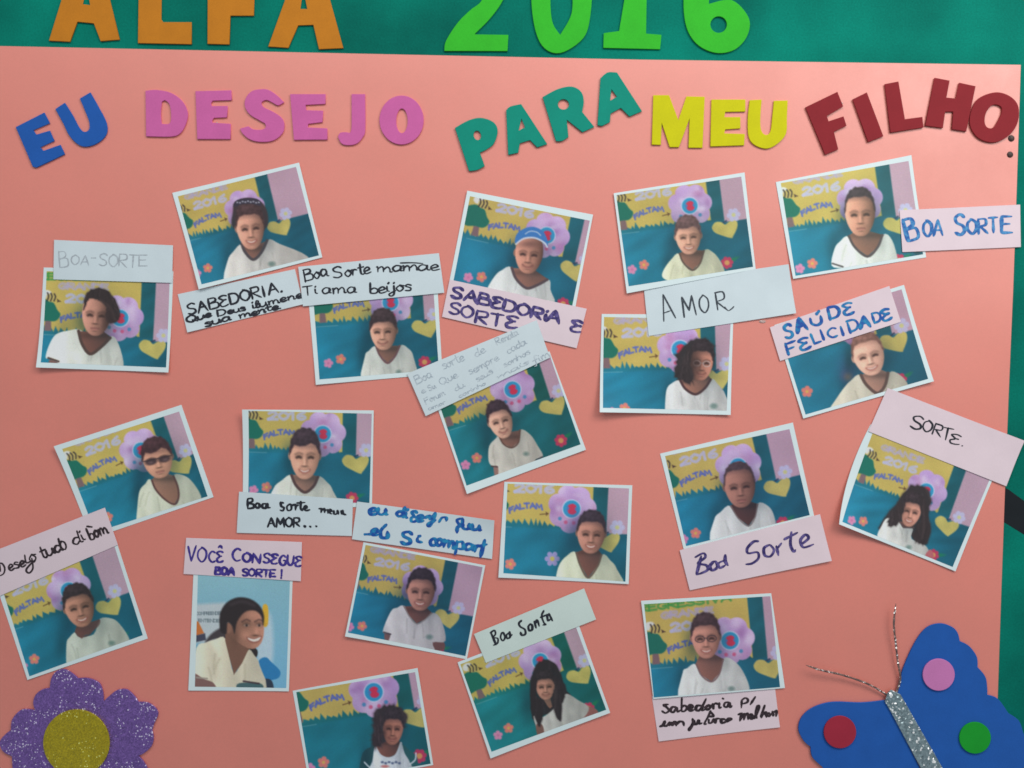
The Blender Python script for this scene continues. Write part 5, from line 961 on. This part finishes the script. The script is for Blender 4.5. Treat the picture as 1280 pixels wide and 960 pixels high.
# ------------------------------------------------------------------ glitter flower
f = (0, 820, 6.095)
rt = root_at('foam_flower', 97, 926, POST_T, 'purple glitter foam flower with a gold centre, in the lower left corner', 'flower')
pet = fr(f, outline("500,97~ 560,130~ 600,165 680,165~ 760,200~ 790,270~ 795,340 850,290~ 900,255~ 970,250~ 1030,300~ 1060,345 1130,350~ 1190,390~ 1210,440~ 1180,510~ 1165,560 1175,620~ 1160,680~ 1110,730~ 1060,755 1100,800~ 1130,860~ 1120,940~ 1050,1010~ 960,1020 930,1100~ 840,1160~ 740,1150~ 680,1110 600,1180~ 480,1190~ 400,1130~ 380,1060 280,1060~ 180,1010~ 150,930 110,880~ 100,800~ 100,760 30,720~ 5,650~ 50,590~ 90,560 100,480~ 160,410~ 220,400~ 275,410 260,350~ 280,290~ 330,250~ 385,240 400,160~ 440,110~"))
slab('petals', pet, [], POST_T + 0.0003, 0.0020, M_PURPLE, rt)
slab('flower_centre', fr(f, ellipse(595, 650, 252, 252, 0, 60)), [], POST_T + 0.0024, 0.0020, M_GOLD, rt)

# ------------------------------------------------------------------ butterfly
f = (980, 730, 4.174)
rt = root_at('foam_butterfly', 1140, 900, POST_T, 'blue foam butterfly with glittery silver body, in the lower right corner', 'butterfly')
slab('wing', fr(f, outline("585,560 592,530~ 620,430~ 680,300~ 740,225~ 810,203~ 870,220~ 900,250~ 912,295 960,320~ 1000,375~ 1005,430 1045,480~ 1055,540~ 1055,575 1110,595~ 1165,670 1220,710~ 1245,780~ 1275,850~ 1270,950~ 1200,1050~ 1080,1100~ 950,1080~ 850,1020~ 815,960 640,680")), [], POST_T + 0.0004, 0.0022, FOAM['blue'], rt)
slab('wing', fr(f, outline("522,603 400,615~ 250,612~ 150,640~ 90,690~ 72,755~ 100,815~ 135,845 145,900~ 200,955~ 260,1020~ 400,1080~ 560,1090~ 690,1040~ 720,985 640,830 575,690")), [], POST_T + 0.0004, 0.0022, FOAM['blue'], rt)
slab('butterfly_body', fr(f, outline("535,560 552,545 600,570 640,640~ 720,780~ 820,955~ 845,1005 765,1040 710,960~ 640,830~ 560,680~ 518,605")), [], POST_T + 0.0027, 0.0016, M_SILVER, rt)
for x, y, c, rr in ((798, 467, 'lilac', 83), (285, 765, 'crimson', 84), (987, 795, 'leaf', 82)):
    o = slab('wing_spot', fr(f, ellipse(x, y, rr, rr, 0, 40)), [], POST_T + 0.0027, 0.0018, FOAM[c], rt)
    o['label'] = {'lilac': 'round lilac pink spot on the upper wing', 'crimson': 'round dark red spot on the left wing', 'leaf': 'round green spot on the right wing'}[c]
def wire(pts, dep, rad):
    pts = fr(f, catmull(pts, 6)); n = len(pts); V = []; F = []
    for i, (x, y) in enumerate(pts):
        q0, q1 = np.array(pts[max(i - 1, 0)]), np.array(pts[min(i + 1, n - 1)]); t = q1 - q0; t /= np.linalg.norm(t); nn = np.array([-t[1], t[0]])
        d = dep[0] + (dep[1] - dep[0]) * (i / (n - 1)) ** 1.5; tap = 1 if i < n - 4 else (n - i) / 4.5; w = rad * (1 + .14 * math.sin(i * 2.3)) * tap
        for j in range(8):
            a = 2 * math.pi * j / 8; p = np.array([x, y]) + nn * w * math.cos(a); V.append(P3(p[0], p[1], d + w * S * .6 * math.sin(a)))
        if i:
            for j in range(8): F.append([(i - 1) * 8 + j, (i - 1) * 8 + (j + 1) % 8, i * 8 + (j + 1) % 8, i * 8 + j])
    F.append(list(range(8))); F.append([(n - 1) * 8 + j for j in range(8)][::-1])
    return new_mesh('antenna', V, F, M_WIRE, rt)
wire([(575, 580), (592, 530), (600, 480), (585, 400), (572, 300), (560, 200), (568, 92)], (0.0035, 0.009), 1.35)
wire([(550, 590), (525, 570), (430, 515), (300, 468), (180, 438), (100, 410)], (0.0035, 0.010), 1.25)

# ------------------------------------------------------------------ dried glue and bits
for x, y, r_, lab in ((271.3, 153.5, 1.1, 'tiny glinting blob of dried glue on the first pink E'), (1052.5, 129, 1.2, 'tiny glinting blob of dried glue beside the red F'), (953, 402, 3.2, 'small glossy smear of glue under the AMOR slip')):
    bm = bmesh.new(); bmesh.ops.create_uvsphere(bm, u_segments=12, v_segments=8, radius=r_ * S)
    for v in bm.verts:
        v.co.y *= .5
        if r_ > 3: v.co.x *= 1.4; v.co.z *= .6; v.co.y *= .5
    o3 = Vector(P3(x, y, POST_T + .0001)); vs = [v.co.copy() for v in bm.verts]; fs = [[v.index for v in q.verts] for q in bm.faces]; bm.free()
    o = new_mesh('glue_blob', vs, fs, M_GLUE, smooth=True); o.location = o3; tag(o, lab, 'glue', 'blobs of dried glue')
